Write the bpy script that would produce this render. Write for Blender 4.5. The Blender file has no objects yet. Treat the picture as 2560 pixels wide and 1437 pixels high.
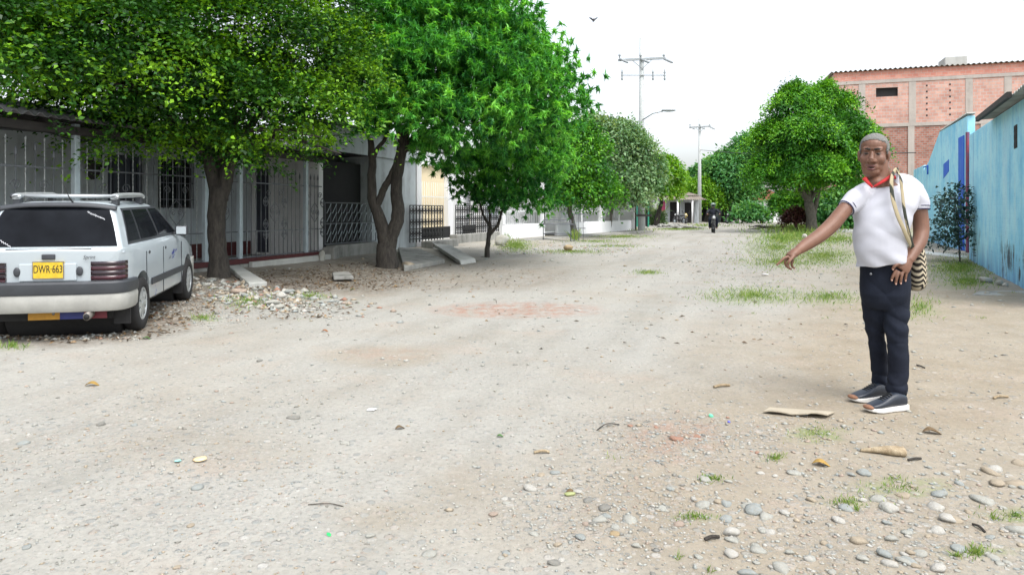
import bpy, math, random
import numpy as np
from mathutils import Vector, Matrix

random.seed(7)
RNG = np.random.default_rng(7)
PI = math.pi
scene = bpy.context.scene
COL = scene.collection
F, CX, HY, CH = 1707.0, 1280.0, 528.0, 1.25      # focal length in photo pixels, principal column, horizon row, eye height

# ------------------------------------------------------------------ terrain
EDGE_Y = np.array([-30, 0, 5.9, 6.6, 7.2, 8.8, 11.1, 14.5, 18.2, 26, 34, 41, 75, 160, 400], float)
EDGE_L = np.array([-20, -9, -6.2, -5.2, -4.0, -3.6, -3.05, -2.3, -0.6, 2.5, 6.2, 9.3, 22.5, 60, 166], float)
EDGE_YR = np.array([-30, 0, 2.35, 4.5, 9.2, 17.5, 29.6, 57, 73, 160, 400], float)
EDGE_R = np.array([-3, -0.8, 0.1, 1.2, 2.9, 6.0, 11.2, 21.5, 28.5, 68, 176], float)

def xl(y): return np.interp(y, EDGE_Y, EDGE_L)
def xr(y): return np.interp(y, EDGE_YR, EDGE_R)

def gz(x, y):
    x = np.asarray(x, float); y = np.asarray(y, float)
    s = np.clip(xl(y) - x, 0, 3.0)
    r = np.clip(x - xr(y), 0, 4.0)
    far = np.clip((y - 3) / 20, 0, 1)
    h = 0.052 * s + 0.012 * r
    h = h + 0.012 * np.sin(1.7 * x + 0.6 * y) * np.sin(0.9 * y - 0.5 * x + 1.0) + 0.006 * np.sin(5.1 * x - 2.3 * y) + 0.004 * np.sin(9.0 * y + 4.0 * x + 2)
    return h

_EL = list(zip(EDGE_Y.tolist(), EDGE_L.tolist())); _ER = list(zip(EDGE_YR.tolist(), EDGE_R.tolist()))
def _ip(t, v):
    if v <= t[0][0]: return t[0][1]
    for (a, p), (b, q) in zip(t, t[1:]):
        if v <= b: return p + (q - p) * (v - a) / (b - a)
    return t[-1][1]
def gzf(x, y):
    s = min(max(_ip(_EL, y) - x, 0), 3.0); r = min(max(x - _ip(_ER, y), 0), 4.0)
    return 0.052 * s + 0.012 * r + 0.012 * math.sin(1.7 * x + 0.6 * y) * math.sin(0.9 * y - 0.5 * x + 1.0) + 0.006 * math.sin(5.1 * x - 2.3 * y) + 0.004 * math.sin(9.0 * y + 4.0 * x + 2)

def pt(px, py, Y):
    return Vector(((px - CX) * Y / F, Y, CH - (py - HY) * Y / F))

def gp(px, py):
    """ground point seen at a photo pixel"""
    Y = CH * F / max(py - HY, 4)
    for _ in range(12):
        X = (px - CX) * Y / F
        Y = 0.4 * Y + 0.6 * (CH - gzf(X, Y)) * F / max(py - HY, 4)
    X = (px - CX) * Y / F
    return Vector((X, Y, gzf(X, Y)))

# street frame on the left: local x runs down the street, local y away from it
SA = math.radians(70.4)
SU = Vector((math.cos(SA), math.sin(SA), 0)); SN = Vector((-math.sin(SA), math.cos(SA), 0))
SF0 = Vector((-5.77, 12.83, 0))
def SP(t, d, z=0): return SF0 + SU * t + SN * d + Vector((0, 0, z))

# ------------------------------------------------------------------ objects
def tag(o, label=None, cat=None, group=None, kind=None):
    if label: o['label'] = label
    if cat: o['category'] = cat
    if group: o['group'] = group
    if kind: o['kind'] = kind
    return o

def thing(name, label, cat, loc=(0, 0, 0), rotz=0.0, group=None):
    o = bpy.data.objects.new(name, None); COL.objects.link(o)
    o.empty_display_size = 0.2
    o.location = loc; o.rotation_euler = (0, 0, rotz)
    return tag(o, label, cat, group)

def link_mesh(name, me, m, parent=None):
    o = bpy.data.objects.new(name, me); COL.objects.link(o)
    if m is not None and not me.materials:
        for k in (m if isinstance(m, (list, tuple)) else [m]): me.materials.append(k)
    if parent: o.parent = parent
    return o

class MB:
    def __init__(s): s.v = []; s.f = []; s.mi = []; s.sm = []
    def add(s, vs, fs, mi=0, smooth=False):
        n = len(s.v); s.v.extend([tuple(v) for v in vs])
        for f in fs:
            s.f.append(tuple(i + n for i in f)); s.mi.append(mi); s.sm.append(smooth)
        return s
    def box(s, x0, x1, y0, y1, z0, z1, mi=0, M=None):
        vs = [(x, y, z) for z in (z0, z1) for y in (y0, y1) for x in (x0, x1)]
        if M is not None: vs = [M @ Vector(v) for v in vs]
        return s.add(vs, [(0, 2, 3, 1), (4, 5, 7, 6), (0, 1, 5, 4), (2, 6, 7, 3), (0, 4, 6, 2), (1, 3, 7, 5)], mi)
    def beam(s, p0, p1, w, h, mi=0, up=(0, 0, 1)):
        p0 = Vector(p0); p1 = Vector(p1); d = (p1 - p0); L = d.length; d.normalize()
        a = d.cross(Vector(up))
        if a.length < 1e-4: a = d.cross(Vector((0, 1, 0)))
        a.normalize(); b = a.cross(d)
        vs = [p + a * sx * w / 2 + b * sz * h / 2 for p in (p0, p1) for sx, sz in ((-1, -1), (1, -1), (1, 1), (-1, 1))]
        return s.add(vs, [(0, 1, 2, 3), (7, 6, 5, 4), (0, 4, 5, 1), (1, 5, 6, 2), (2, 6, 7, 3), (3, 7, 4, 0)], mi)
    def tube(s, path, rad, n=8, mi=0, smooth=True, cap=True, flat=1.0, up=None):
        path = [Vector(p) for p in path]; k = len(path)
        if not isinstance(rad, (list, tuple)): rad = [rad] * k
        vs = []; prev = None
        for i, p in enumerate(path):
            d = (path[min(i + 1, k - 1)] - path[max(i - 1, 0)])
            if d.length < 1e-9: d = Vector((0, 0, 1))
            d.normalize()
            if up is not None:
                a = Vector(up).cross(d); a = a if a.length > 1e-4 else d.orthogonal()
            elif prev is None: a = d.orthogonal()
            else: a = prev - d * prev.dot(d)
            if a.length < 1e-5: a = d.orthogonal()
            a.normalize(); b = d.cross(a); prev = a
            r = rad[i]; rx, ry = (r if isinstance(r, (list, tuple)) else (r, r * flat))
            for j in range(n):
                t = 2 * PI * j / n
                vs.append(p + a * rx * math.cos(t) + b * ry * math.sin(t))
        fs = [(i * n + j, i * n + (j + 1) % n, (i + 1) * n + (j + 1) % n, (i + 1) * n + j) for i in range(k - 1) for j in range(n)]
        if cap: fs += [tuple(range(n - 1, -1, -1)), tuple((k - 1) * n + j for j in range(n))]
        return s.add(vs, fs, mi, smooth)
    def ell(s, c, r, M=None, nu=16, nv=10, mi=0):
        vs = []; c = Vector(c)
        for i in range(1, nv):
            ph = PI * i / nv
            for j in range(nu):
                th = 2 * PI * j / nu
                v = Vector((r[0] * math.sin(ph) * math.cos(th), r[1] * math.sin(ph) * math.sin(th), r[2] * math.cos(ph)))
                vs.append(c + (M @ v if M is not None else v))
        e = Vector((0, 0, r[2])); e = M @ e if M is not None else e
        vs += [c + e, c - e]
        fs = [(i * nu + j, (i + 1) * nu + j, (i + 1) * nu + (j + 1) % nu, i * nu + (j + 1) % nu) for i in range(nv - 2) for j in range(nu)]
        a = (nv - 1) * nu
        fs += [(a, j, (j + 1) % nu) for j in range(nu)] + [(a + 1, (nv - 2) * nu + (j + 1) % nu, (nv - 2) * nu + j) for j in range(nu)]
        return s.add(vs, fs, mi, True)
    def prism(s, poly, y0, y1, mi=0, ax='y'):
        n = len(poly)
        def P(a, b, c): return {'y': (a, c, b), 'x': (c, a, b), 'z': (a, b, c)}[ax]
        vs = [P(a, b, y0) for a, b in poly] + [P(a, b, y1) for a, b in poly]
        fs = [tuple(range(n)), tuple(range(2 * n - 1, n - 1, -1))] + [(i, i + n, (i + 1) % n + n, (i + 1) % n) for i in range(n)]
        return s.add(vs, fs, mi)
    def wall(s, x0, x1, y0, y1, z0, z1, holes=(), mi=0):
        """a wall slab (x along, y thickness) with rectangular openings, one clean shell"""
        xs = sorted(set([x0, x1] + [v for h in holes for v in h[:2] if x0 < v < x1]))
        zs = sorted(set([z0, z1] + [v for h in holes for v in h[2:] if z0 < v < z1]))
        nx, nz = len(xs) - 1, len(zs) - 1
        def solid(i, k):
            if not (0 <= i < nx and 0 <= k < nz): return False
            cx, cz = (xs[i] + xs[i + 1]) / 2, (zs[k] + zs[k + 1]) / 2
            return not any(h[0] < cx < h[1] and h[2] < cz < h[3] for h in holes)
        for i in range(nx):
            for k in range(nz):
                if not solid(i, k): continue
                a, b, c, d = xs[i], xs[i + 1], zs[k], zs[k + 1]
                s.add([(a, y0, c), (b, y0, c), (b, y0, d), (a, y0, d)], [(0, 1, 2, 3)], mi)
                s.add([(a, y1, c), (b, y1, c), (b, y1, d), (a, y1, d)], [(3, 2, 1, 0)], mi)
                if not solid(i - 1, k): s.add([(a, y0, c), (a, y1, c), (a, y1, d), (a, y0, d)], [(3, 2, 1, 0)], mi)
                if not solid(i + 1, k): s.add([(b, y0, c), (b, y1, c), (b, y1, d), (b, y0, d)], [(0, 1, 2, 3)], mi)
                if not solid(i, k - 1): s.add([(a, y0, c), (b, y0, c), (b, y1, c), (a, y1, c)], [(3, 2, 1, 0)], mi)
                if not solid(i, k + 1): s.add([(a, y0, d), (b, y0, d), (b, y1, d), (a, y1, d)], [(0, 1, 2, 3)], mi)
        return s
    def corr(s, x0, x1, y0, z0, y1, z1, pitch=0.12, amp=0.02, thick=0.008, mi=0):
        """corrugated sheet: waves along x, sloping from (y0,z0) to (y1,z1)"""
        n = max(4, int((x1 - x0) / pitch * 6)); vs = []
        for i in range(n + 1):
            x = x0 + (x1 - x0) * i / n; w = amp * math.sin(2 * PI * x / pitch)
            vs += [(x, y0, z0 + w), (x, y1, z1 + w), (x, y0, z0 + w - thick), (x, y1, z1 + w - thick)]
        fs = []
        for i in range(n):
            a = 4 * i; b = a + 4
            fs += [(a, b, b + 1, a + 1), (a + 2, a + 3, b + 3, b + 2), (a, a + 2, b + 2, b), (a + 1, b + 1, b + 3, a + 3)]
        return s.add(vs, fs, mi, False)
    def mesh(s, name):
        me = bpy.data.meshes.new(name); me.from_pydata(s.v, [], s.f)
        me.polygons.foreach_set('material_index', s.mi); me.polygons.foreach_set('use_smooth', s.sm)
        me.update(); return me
    def build(s, name, m, parent=None, bevel=0, seg=2):
        o = link_mesh(name, s.mesh(name), m, parent)
        if bevel:
            b = o.modifiers.new('bevel', 'BEVEL'); b.width = bevel; b.segments = seg; b.limit_method = 'ANGLE'; b.angle_limit = 0.6
        return o

def evaluated(o, name):
    """freeze an object's modifiers into a new mesh"""
    dg = bpy.context.evaluated_depsgraph_get()
    me = bpy.data.meshes.new_from_object(o.evaluated_get(dg)); me.name = name
    return me

def fused(mb, name, m, parent=None, voxel=0.004, smooth=6, fac=0.5, disp=None):
    """join overlapping closed shells into one continuous smooth skin"""
    o = link_mesh(name, mb.mesh(name), None)
    r = o.modifiers.new('r', 'REMESH'); r.mode = 'VOXEL'; r.voxel_size = voxel
    s = o.modifiers.new('s', 'SMOOTH'); s.iterations = smooth; s.factor = fac
    bpy.context.view_layer.update()
    me = evaluated(o, name); bpy.data.objects.remove(o)
    if disp is not None:
        n = len(me.vertices); co = np.empty(n * 3); me.vertices.foreach_get('co', co); co = co.reshape(-1, 3)
        no = np.empty(n * 3); me.vertices.foreach_get('normal', no); no = no.reshape(-1, 3)
        co = co + no * disp(co)[:, None]; me.vertices.foreach_set('co', co.ravel()); me.update()
    me.polygons.foreach_set('use_smooth', [True] * len(me.polygons))
    me.materials.clear()
    return link_mesh(name, me, m, parent)

def text_mesh(body, size, depth=0.002, shear=0.0):
    c = bpy.data.curves.new('t', 'FONT'); c.body = body; c.size = size; c.extrude = depth; c.align_x = 'CENTER'; c.align_y = 'CENTER'; c.shear = shear
    o = bpy.data.objects.new('t', c); COL.objects.link(o)
    bpy.context.view_layer.update()
    me = evaluated(o, 'lettering'); bpy.data.objects.remove(o)
    me.materials.clear()
    return me

def cat(pts, n=6):
    """Catmull-Rom through points"""
    P = [Vector(p) for p in pts]; out = []
    for i in range(len(P) - 1):
        a, b, c, d = P[max(i - 1, 0)], P[i], P[i + 1], P[min(i + 2, len(P) - 1)]
        for k in range(n):
            t = k / n
            out.append(0.5 * ((2 * b) + (c - a) * t + (2 * a - 5 * b + 4 * c - d) * t * t + (3 * b - a - 3 * c + d) * t ** 3))
    out.append(P[-1]); return out
def lerp_list(r, n):
    m = (len(r) - 1) * n + 1
    return [float(v) for v in np.interp(np.linspace(0, len(r) - 1, m), range(len(r)), r)]
# ------------------------------------------------------------------ materials
def new_mat(name):
    m = bpy.data.materials.new(name); m.use_nodes = True
    nt = m.node_tree; b = nt.nodes['Principled BSDF']
    return m, nt, b
def nd(nt, t, **kw):
    n = nt.nodes.new(t)
    for k, v in kw.items():
        if k.startswith('i_'): n.inputs[k[2:].replace('_', ' ')].default_value = v
        else: setattr(n, k, v)
    return n
def rgba(c): return (c[0], c[1], c[2], 1)
def coords(nt, kind='Object', scale=1.0, stretch=None):
    tc = nd(nt, 'ShaderNodeTexCoord'); mp = nd(nt, 'ShaderNodeMapping')
    mp.inputs['Scale'].default_value = stretch if stretch else (scale, scale, scale)
    nt.links.new(tc.outputs[kind], mp.inputs['Vector']); return mp.outputs['Vector']
def noise_tex(nt, vec, scale, detail=4, rough=0.6):
    n = nd(nt, 'ShaderNodeTexNoise'); n.inputs['Scale'].default_value = scale; n.inputs['Detail'].default_value = detail; n.inputs['Roughness'].default_value = rough
    nt.links.new(vec, n.inputs['Vector']); return n.outputs['Fac']
def ramp(nt, fac, stops):
    r = nd(nt, 'ShaderNodeValToRGB'); e = r.color_ramp.elements
    while len(e) < len(stops): e.new(0.5)
    for k, (p, c) in enumerate(stops):
        e[k].position = p; e[k].color = rgba(c) if not isinstance(c, (int, float)) else (c, c, c, 1)
    nt.links.new(fac, r.inputs['Fac']); return r.outputs['Color']
def mix(nt, fac, a, b, mode='MIX'):
    m = nd(nt, 'ShaderNodeMix'); m.data_type = 'RGBA'; m.blend_type = mode; m.clamp_factor = True
    for s, v in ((m.inputs[0], fac), (m.inputs[6], a), (m.inputs[7], b)):
        if hasattr(v, 'links'): nt.links.new(v, s)
        elif isinstance(v, (int, float)): s.default_value = v
        else: s.default_value = rgba(v)
    return m.outputs[2]
def math_n(nt, op, a, b=None, clamp=False):
    m = nd(nt, 'ShaderNodeMath'); m.operation = op; m.use_clamp = clamp
    for i, v in enumerate((a, b)):
        if v is None: continue
        if hasattr(v, 'links'): nt.links.new(v, m.inputs[i])
        else: m.inputs[i].default_value = v
    return m.outputs[0]
def bump(nt, b, h, strength=0.3, dist=0.01):
    n = nd(nt, 'ShaderNodeBump'); n.inputs['Strength'].default_value = strength; n.inputs['Distance'].default_value = dist
    nt.links.new(h, n.inputs['Height']); nt.links.new(n.outputs['Normal'], b.inputs['Normal'])

def plain(name, c, rough=0.6, var=0.15, scale=6.0, metal=0.0, bmp=0.15, bscale=40.0, c2=None, coat=0.0, spec=0.5, stretch=None):
    m, nt, b = new_mat(name)
    v = coords(nt, stretch=stretch)
    dark = c2 if c2 else tuple(x * (1 - var) for x in c)
    f = noise_tex(nt, v, scale, 5, 0.65)
    col = ramp(nt, f, [(0.3, dark), (0.7, c)])
    nt.links.new(col, b.inputs['Base Color'])
    b.inputs['Roughness'].default_value = rough; b.inputs['Metallic'].default_value = metal
    b.inputs['Specular IOR Level'].default_value = spec
    b.inputs['Coat Weight'].default_value = coat
    if bmp: bump(nt, b, noise_tex(nt, v, bscale, 3), bmp, 0.01)
    return m

def stained(name, c, stain, rough=0.85, scale=1.2, low=0.45, high=0.62, streak=True, second=None, bmp=0.25, bscale=25):
    """painted masonry with weather stains that run down it"""
    m, nt, b = new_mat(name)
    v = coords(nt); vs = coords(nt, stretch=(1.6, 1.6, 0.22))
    a = noise_tex(nt, v, scale * 2, 6, 0.7); s = noise_tex(nt, vs, scale * 1.7, 5, 0.65)
    base = mix(nt, ramp(nt, noise_tex(nt, v, 0.7, 3), [(0.35, 0.0), (0.65, 1.0)]), c, second if second else tuple(x * 0.86 for x in c))
    f = math_n(nt, 'MULTIPLY', ramp(nt, a, [(low - 0.1, 0.0), (high, 1.0)]), ramp(nt, s, [(low, 0.0), (high + 0.05, 1.0)])) if streak else ramp(nt, a, [(low, 0.0), (high, 1.0)])
    nt.links.new(mix(nt, f, base, stain), b.inputs['Base Color'])
    b.inputs['Roughness'].default_value = rough
    bump(nt, b, noise_tex(nt, v, bscale, 5), bmp, 0.01)
    return m

def leaf_mat(name, dark, light, yellow, trans=0.35, rough=0.45):
    m, nt, b = new_mat(name)
    at = nd(nt, 'ShaderNodeAttribute'); at.attribute_name = 'tint'
    v = coords(nt)
    f = math_n(nt, 'ADD', math_n(nt, 'MULTIPLY', at.outputs['Fac'], 0.8), math_n(nt, 'MULTIPLY', noise_tex(nt, v, 0.9, 3), 0.45))
    col = ramp(nt, f, [(0.28, dark), (0.62, light), (0.97, yellow)])
    nt.links.new(col, b.inputs['Base Color'])
    b.inputs['Roughness'].default_value = rough; b.inputs['Specular IOR Level'].default_value = 0.35
    t = nd(nt, 'ShaderNodeBsdfTranslucent'); nt.links.new(mix(nt, 1.0, col, (1.5, 1.35, 0.5), 'MULTIPLY'), t.inputs['Color'])
    ms = nd(nt, 'ShaderNodeMixShader'); ms.inputs[0].default_value = trans
    nt.links.new(b.outputs[0], ms.inputs[1]); nt.links.new(t.outputs[0], ms.inputs[2])
    nt.links.new(ms.outputs[0], nt.nodes['Material Output'].inputs['Surface'])
    return m

def bark_mat(name, a, c):
    m, nt, b = new_mat(name)
    v = coords(nt, stretch=(7, 7, 1.6))
    f = noise_tex(nt, v, 3.0, 6, 0.7)
    nt.links.new(ramp(nt, f, [(0.3, a), (0.7, c)]), b.inputs['Base Color'])
    b.inputs['Roughness'].default_value = 0.95
    bump(nt, b, f, 0.8, 0.03)
    return m

def brick_mat(name, c1, c2, mortar, w=0.33, h=0.2, msize=0.018, grime=0.35):
    m, nt, b = new_mat(name)
    tc = nd(nt, 'ShaderNodeTexCoord'); sp = nd(nt, 'ShaderNodeSeparateXYZ'); cb = nd(nt, 'ShaderNodeCombineXYZ')
    nt.links.new(tc.outputs['Object'], sp.inputs[0])
    nt.links.new(math_n(nt, 'ADD', sp.outputs['X'], sp.outputs['Y']), cb.inputs['X']); nt.links.new(sp.outputs['Z'], cb.inputs['Y'])
    bt = nd(nt, 'ShaderNodeTexBrick'); nt.links.new(cb.outputs[0], bt.inputs['Vector'])
    bt.inputs['Scale'].default_value = 1.0; bt.inputs['Brick Width'].default_value = w; bt.inputs['Row Height'].default_value = h
    bt.inputs['Mortar Size'].default_value = msize; bt.inputs['Mortar Smooth'].default_value = 0.2; bt.inputs['Bias'].default_value = 0.0
    bt.inputs['Color1'].default_value = rgba(c1); bt.inputs['Color2'].default_value = rgba(c2); bt.inputs['Mortar'].default_value = rgba(mortar)
    g = noise_tex(nt, tc.outputs['Object'], 0.8, 6, 0.7)
    dirt = ramp(nt, g, [(0.35, tuple([1 - grime] * 3)), (0.62, (1, 1, 1))])
    nt.links.new(mix(nt, 1.0, bt.outputs['Color'], dirt, 'MULTIPLY'), b.inputs['Base Color'])
    b.inputs['Roughness'].default_value = 0.92
    bump(nt, b, math_n(nt, 'SUBTRACT', 1.0, bt.outputs['Fac']), 0.5, 0.012)
    return m

def glass_mat(name, c=(0.012, 0.014, 0.016), rough=0.06):
    m, nt, b = new_mat(name)
    v = coords(nt)
    nt.links.new(ramp(nt, noise_tex(nt, v, 2.5, 4), [(0.35, c), (0.75, tuple(x * 2.2 for x in c))]), b.inputs['Base Color'])
    r = ramp(nt, noise_tex(nt, v, 5.0, 5), [(0.3, rough), (0.8, rough + 0.12)]); nt.links.new(r, b.inputs['Roughness'])
    b.inputs['Specular IOR Level'].default_value = 0.07
    return m

M = {}
M['bark_dark'] = bark_mat('bark_dark', (0.018, 0.016, 0.014), (0.075, 0.066, 0.055))
M['bark_grey'] = bark_mat('bark_grey', (0.05, 0.045, 0.038), (0.17, 0.155, 0.13))
M['leaf_oval'] = leaf_mat('leaf_oval', (0.006, 0.034, 0.007), (0.030, 0.125, 0.010), (0.22, 0.46, 0.014), 0.22)
M['leaf_mango'] = leaf_mat('leaf_mango', (0.016, 0.11, 0.03), (0.085, 0.36, 0.055), (0.26, 0.66, 0.09), 0.33)
M['leaf_far'] = leaf_mat('leaf_far', (0.028, 0.115, 0.04), (0.08, 0.27, 0.075), (0.20, 0.43, 0.10), 0.28)
M['leaf_pale'] = leaf_mat('leaf_pale', (0.05, 0.13, 0.05), (0.16, 0.30, 0.13), (0.36, 0.48, 0.27), 0.3)
M['leaf_lime'] = leaf_mat('leaf_lime', (0.05, 0.16, 0.012), (0.12, 0.32, 0.016), (0.24, 0.44, 0.03), 0.35)
M['leaf_big'] = leaf_mat('leaf_big', (0.014, 0.075, 0.014), (0.055, 0.23, 0.016), (0.21, 0.50, 0.025), 0.25)
M['leaf_blue'] = leaf_mat('leaf_blue', (0.012, 0.035, 0.035), (0.03, 0.075, 0.07), (0.07, 0.14, 0.11), 0.2)
M['leaf_red'] = leaf_mat('leaf_red', (0.04, 0.012, 0.015), (0.08, 0.025, 0.025), (0.10, 0.07, 0.03), 0.2)
M['grass'] = leaf_mat('grass_blade', (0.08, 0.17, 0.03), (0.17, 0.29, 0.05), (0.32, 0.36, 0.12), 0.25)
M['litter'] = leaf_mat('fallen_leaf', (0.05, 0.035, 0.022), (0.14, 0.09, 0.05), (0.26, 0.17, 0.08), 0.1)

M['wall_grey'] = stained('grey_white_plaster', (0.47, 0.52, 0.545), (0.23, 0.24, 0.25))
M['wall_white'] = stained('white_plaster', (0.74, 0.75, 0.75), (0.36, 0.37, 0.35), low=0.5, high=0.7)
M['wall_white_clean'] = stained('clean_white_plaster', (0.80, 0.81, 0.82), (0.5, 0.5, 0.48), low=0.55, high=0.75)
M['wall_cream'] = stained('cream_plaster', (0.78, 0.66, 0.44), (0.45, 0.35, 0.2), low=0.5, high=0.72)
M['maroon'] = plain('maroon_paint', (0.10, 0.022, 0.022), 0.6, 0.4)
M['concrete'] = stained('weathered_concrete', (0.36, 0.36, 0.33), (0.10, 0.10, 0.09), low=0.42, high=0.62, second=(0.27, 0.27, 0.25))
M['concrete_pale'] = stained('pale_concrete', (0.50, 0.51, 0.48), (0.25, 0.25, 0.23), low=0.45, high=0.68)
M['pole_concrete'] = plain('pole_concrete', (0.52, 0.55, 0.54), 0.85, 0.2, 1.5)
M['roof_fibre'] = plain('grey_fibre_cement', (0.20, 0.20, 0.21), 0.9, 0.5, 1.2)
M['roof_rust'] = plain('rusty_sheet', (0.30, 0.27, 0.22), 0.85, 0.5, 1.5, c2=(0.12, 0.09, 0.07))
M['beam_concrete'] = stained('brownish_concrete', (0.47, 0.42, 0.38), (0.28, 0.25, 0.22), low=0.45, high=0.68)
M['roof_pale'] = plain('pale_grey_sheet', (0.44, 0.43, 0.39), 0.85, 0.45, 1.5)
M['roof_white'] = plain('pale_sheet', (0.62, 0.60, 0.56), 0.8, 0.3, 2.0)
M['roof_tile'] = plain('red_roof_tile', (0.36, 0.13, 0.09), 0.85, 0.4, 2.0)
M['wood_dark'] = plain('dark_timber', (0.045, 0.04, 0.038), 0.8, 0.4, 4)
M['dark_door'] = plain('dark_blue_door', (0.05, 0.055, 0.075), 0.5, 0.3, 3)
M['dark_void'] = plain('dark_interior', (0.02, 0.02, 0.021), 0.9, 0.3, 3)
M['steel_post'] = plain('galvanised_steel', (0.50, 0.58, 0.62), 0.4, 0.2, 5, metal=0.25)
M['iron_grey'] = plain('grey_painted_iron', (0.13, 0.14, 0.155), 0.5, 0.3, 12)
M['iron_bead'] = plain('twisted_pale_iron', (0.42, 0.45, 0.44), 0.5, 0.6, 30, c2=(0.10, 0.11, 0.12))
M['iron_black'] = plain('black_iron', (0.02, 0.021, 0.023), 0.45, 0.3, 12)
M['iron_white'] = plain('white_painted_iron', (0.76, 0.78, 0.78), 0.5, 0.15, 12)
M['glass'] = glass_mat('window_glass')
M['brick_new'] = brick_mat('hollow_red_brick', (0.58, 0.30, 0.24), (0.68, 0.42, 0.34), (0.54, 0.46, 0.42), 0.36, 0.22, 0.02, 0.3)
M['brick_low'] = brick_mat('dark_red_brick', (0.36, 0.14, 0.10), (0.50, 0.24, 0.18), (0.36, 0.31, 0.28), 0.30, 0.16, 0.022, 0.4)
M['brick_top'] = brick_mat('bright_red_brick', (0.62, 0.25, 0.19), (0.70, 0.34, 0.26), (0.58, 0.42, 0.36), 0.36, 0.22, 0.014, 0.2)

def blue_wall_mat(patch_x=None):
    m, nt, b = new_mat('blue_painted_block')
    tc = nd(nt, 'ShaderNodeTexCoord'); sp = nd(nt, 'ShaderNodeSeparateXYZ'); cb = nd(nt, 'ShaderNodeCombineXYZ')
    nt.links.new(tc.outputs['Object'], sp.inputs[0]); nt.links.new(sp.outputs['X'], cb.inputs['X']); nt.links.new(sp.outputs['Z'], cb.inputs['Y'])
    bt = nd(nt, 'ShaderNodeTexBrick'); nt.links.new(cb.outputs[0], bt.inputs['Vector']); bt.inputs['Scale'].default_value = 1
    bt.inputs['Brick Width'].default_value = 0.24; bt.inputs['Row Height'].default_value = 0.085; bt.inputs['Mortar Size'].default_value = 0.012; bt.inputs['Mortar Smooth'].default_value = 0.6
    v = coords(nt); vs = coords(nt, stretch=(2.2, 2.2, 0.16))
    n1 = noise_tex(nt, v, 1.1, 6, 0.7); n2 = noise_tex(nt, vs, 1.6, 6, 0.7); n3 = noise_tex(nt, v, 5.0, 6, 0.75)
    c = mix(nt, ramp(nt, n1, [(0.38, 0.0), (0.62, 1.0)]), (0.23, 0.61, 0.82), (0.43, 0.79, 0.90))
    c = mix(nt, ramp(nt, n2, [(0.50, 0.0), (0.68, 0.6)]), c, (0.46, 0.74, 0.82))
    c = mix(nt, ramp(nt, n3, [(0.56, 0.0), (0.70, 0.8)]), c, (0.10, 0.32, 0.60))
    drip = noise_tex(nt, coords(nt, stretch=(1.9, 1.9, 0.10)), 1.0, 7, 0.72)
    c = mix(nt, ramp(nt, drip, [(0.55, 0.0), (0.72, 0.6)]), c, (0.085, 0.27, 0.55))
    c = mix(nt, ramp(nt, drip, [(0.32, 0.5), (0.48, 0.0)]), c, (0.55, 0.76, 0.82))
    # deep blue wash and black mould low on the wall
    low = math_n(nt, 'SUBTRACT', 0.95, math_n(nt, 'MULTIPLY', sp.outputs['Z'], 1.6), True)
    c = mix(nt, math_n(nt, 'MULTIPLY', low, ramp(nt, n2, [(0.38, 0.0), (0.56, 0.9)])), c, (0.07, 0.20, 0.46))
    sm = nd(nt, 'ShaderNodeMapRange'); sm.inputs[1].default_value = 0.95; sm.inputs[2].default_value = 0.35; nt.links.new(sp.outputs['Z'], sm.inputs[0])
    mould = math_n(nt, 'MULTIPLY', sm.outputs[0], ramp(nt, noise_tex(nt, coords(nt, stretch=(1.1, 1.1, 0.5)), 1.5, 7, 0.75), [(0.56, 0.0), (0.62, 1.0)]))
    c = mix(nt, mould, c, (0.035, 0.04, 0.045))
    if patch_x is not None:      # the one big black damp patch low on this wall
        dx = math_n(nt, 'ABSOLUTE', math_n(nt, 'DIVIDE', math_n(nt, 'SUBTRACT', sp.outputs['X'], patch_x), .75)); dz = math_n(nt, 'ABSOLUTE', math_n(nt, 'DIVIDE', math_n(nt, 'SUBTRACT', sp.outputs['Z'], .48), .30))
        rag = math_n(nt, 'ADD', math_n(nt, 'ADD', math_n(nt, 'MULTIPLY', dx, dx), math_n(nt, 'MULTIPLY', dz, dz)), math_n(nt, 'MULTIPLY', ramp(nt, noise_tex(nt, coords(nt, stretch=(7, 7, 1.6)), 1.0, 7, .75), [(.40, 0.0), (.58, 1.0)]), 1.6))
        c = mix(nt, ramp(nt, math_n(nt, 'MULTIPLY', rag, .3), [(.26, .9), (.38, 0.0)]), c, (0.03, 0.035, 0.045))
    nt.links.new(c, b.inputs['Base Color']); b.inputs['Roughness'].default_value = 0.8
    bump(nt, b, math_n(nt, 'ADD', math_n(nt, 'MULTIPLY', bt.outputs['Fac'], -0.13), math_n(nt, 'MULTIPLY', n3, 0.8)), 0.5, 0.012)
    return m
M['blue_wall'] = blue_wall_mat()
M['blue_deep'] = stained('deep_blue_paint', (0.035, 0.14, 0.66), (0.08, 0.25, 0.55))
M['red_paint'] = plain('red_paint', (0.36, 0.045, 0.055), 0.7, 0.5, 5, c2=(0.10, 0.06, 0.14))

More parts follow.
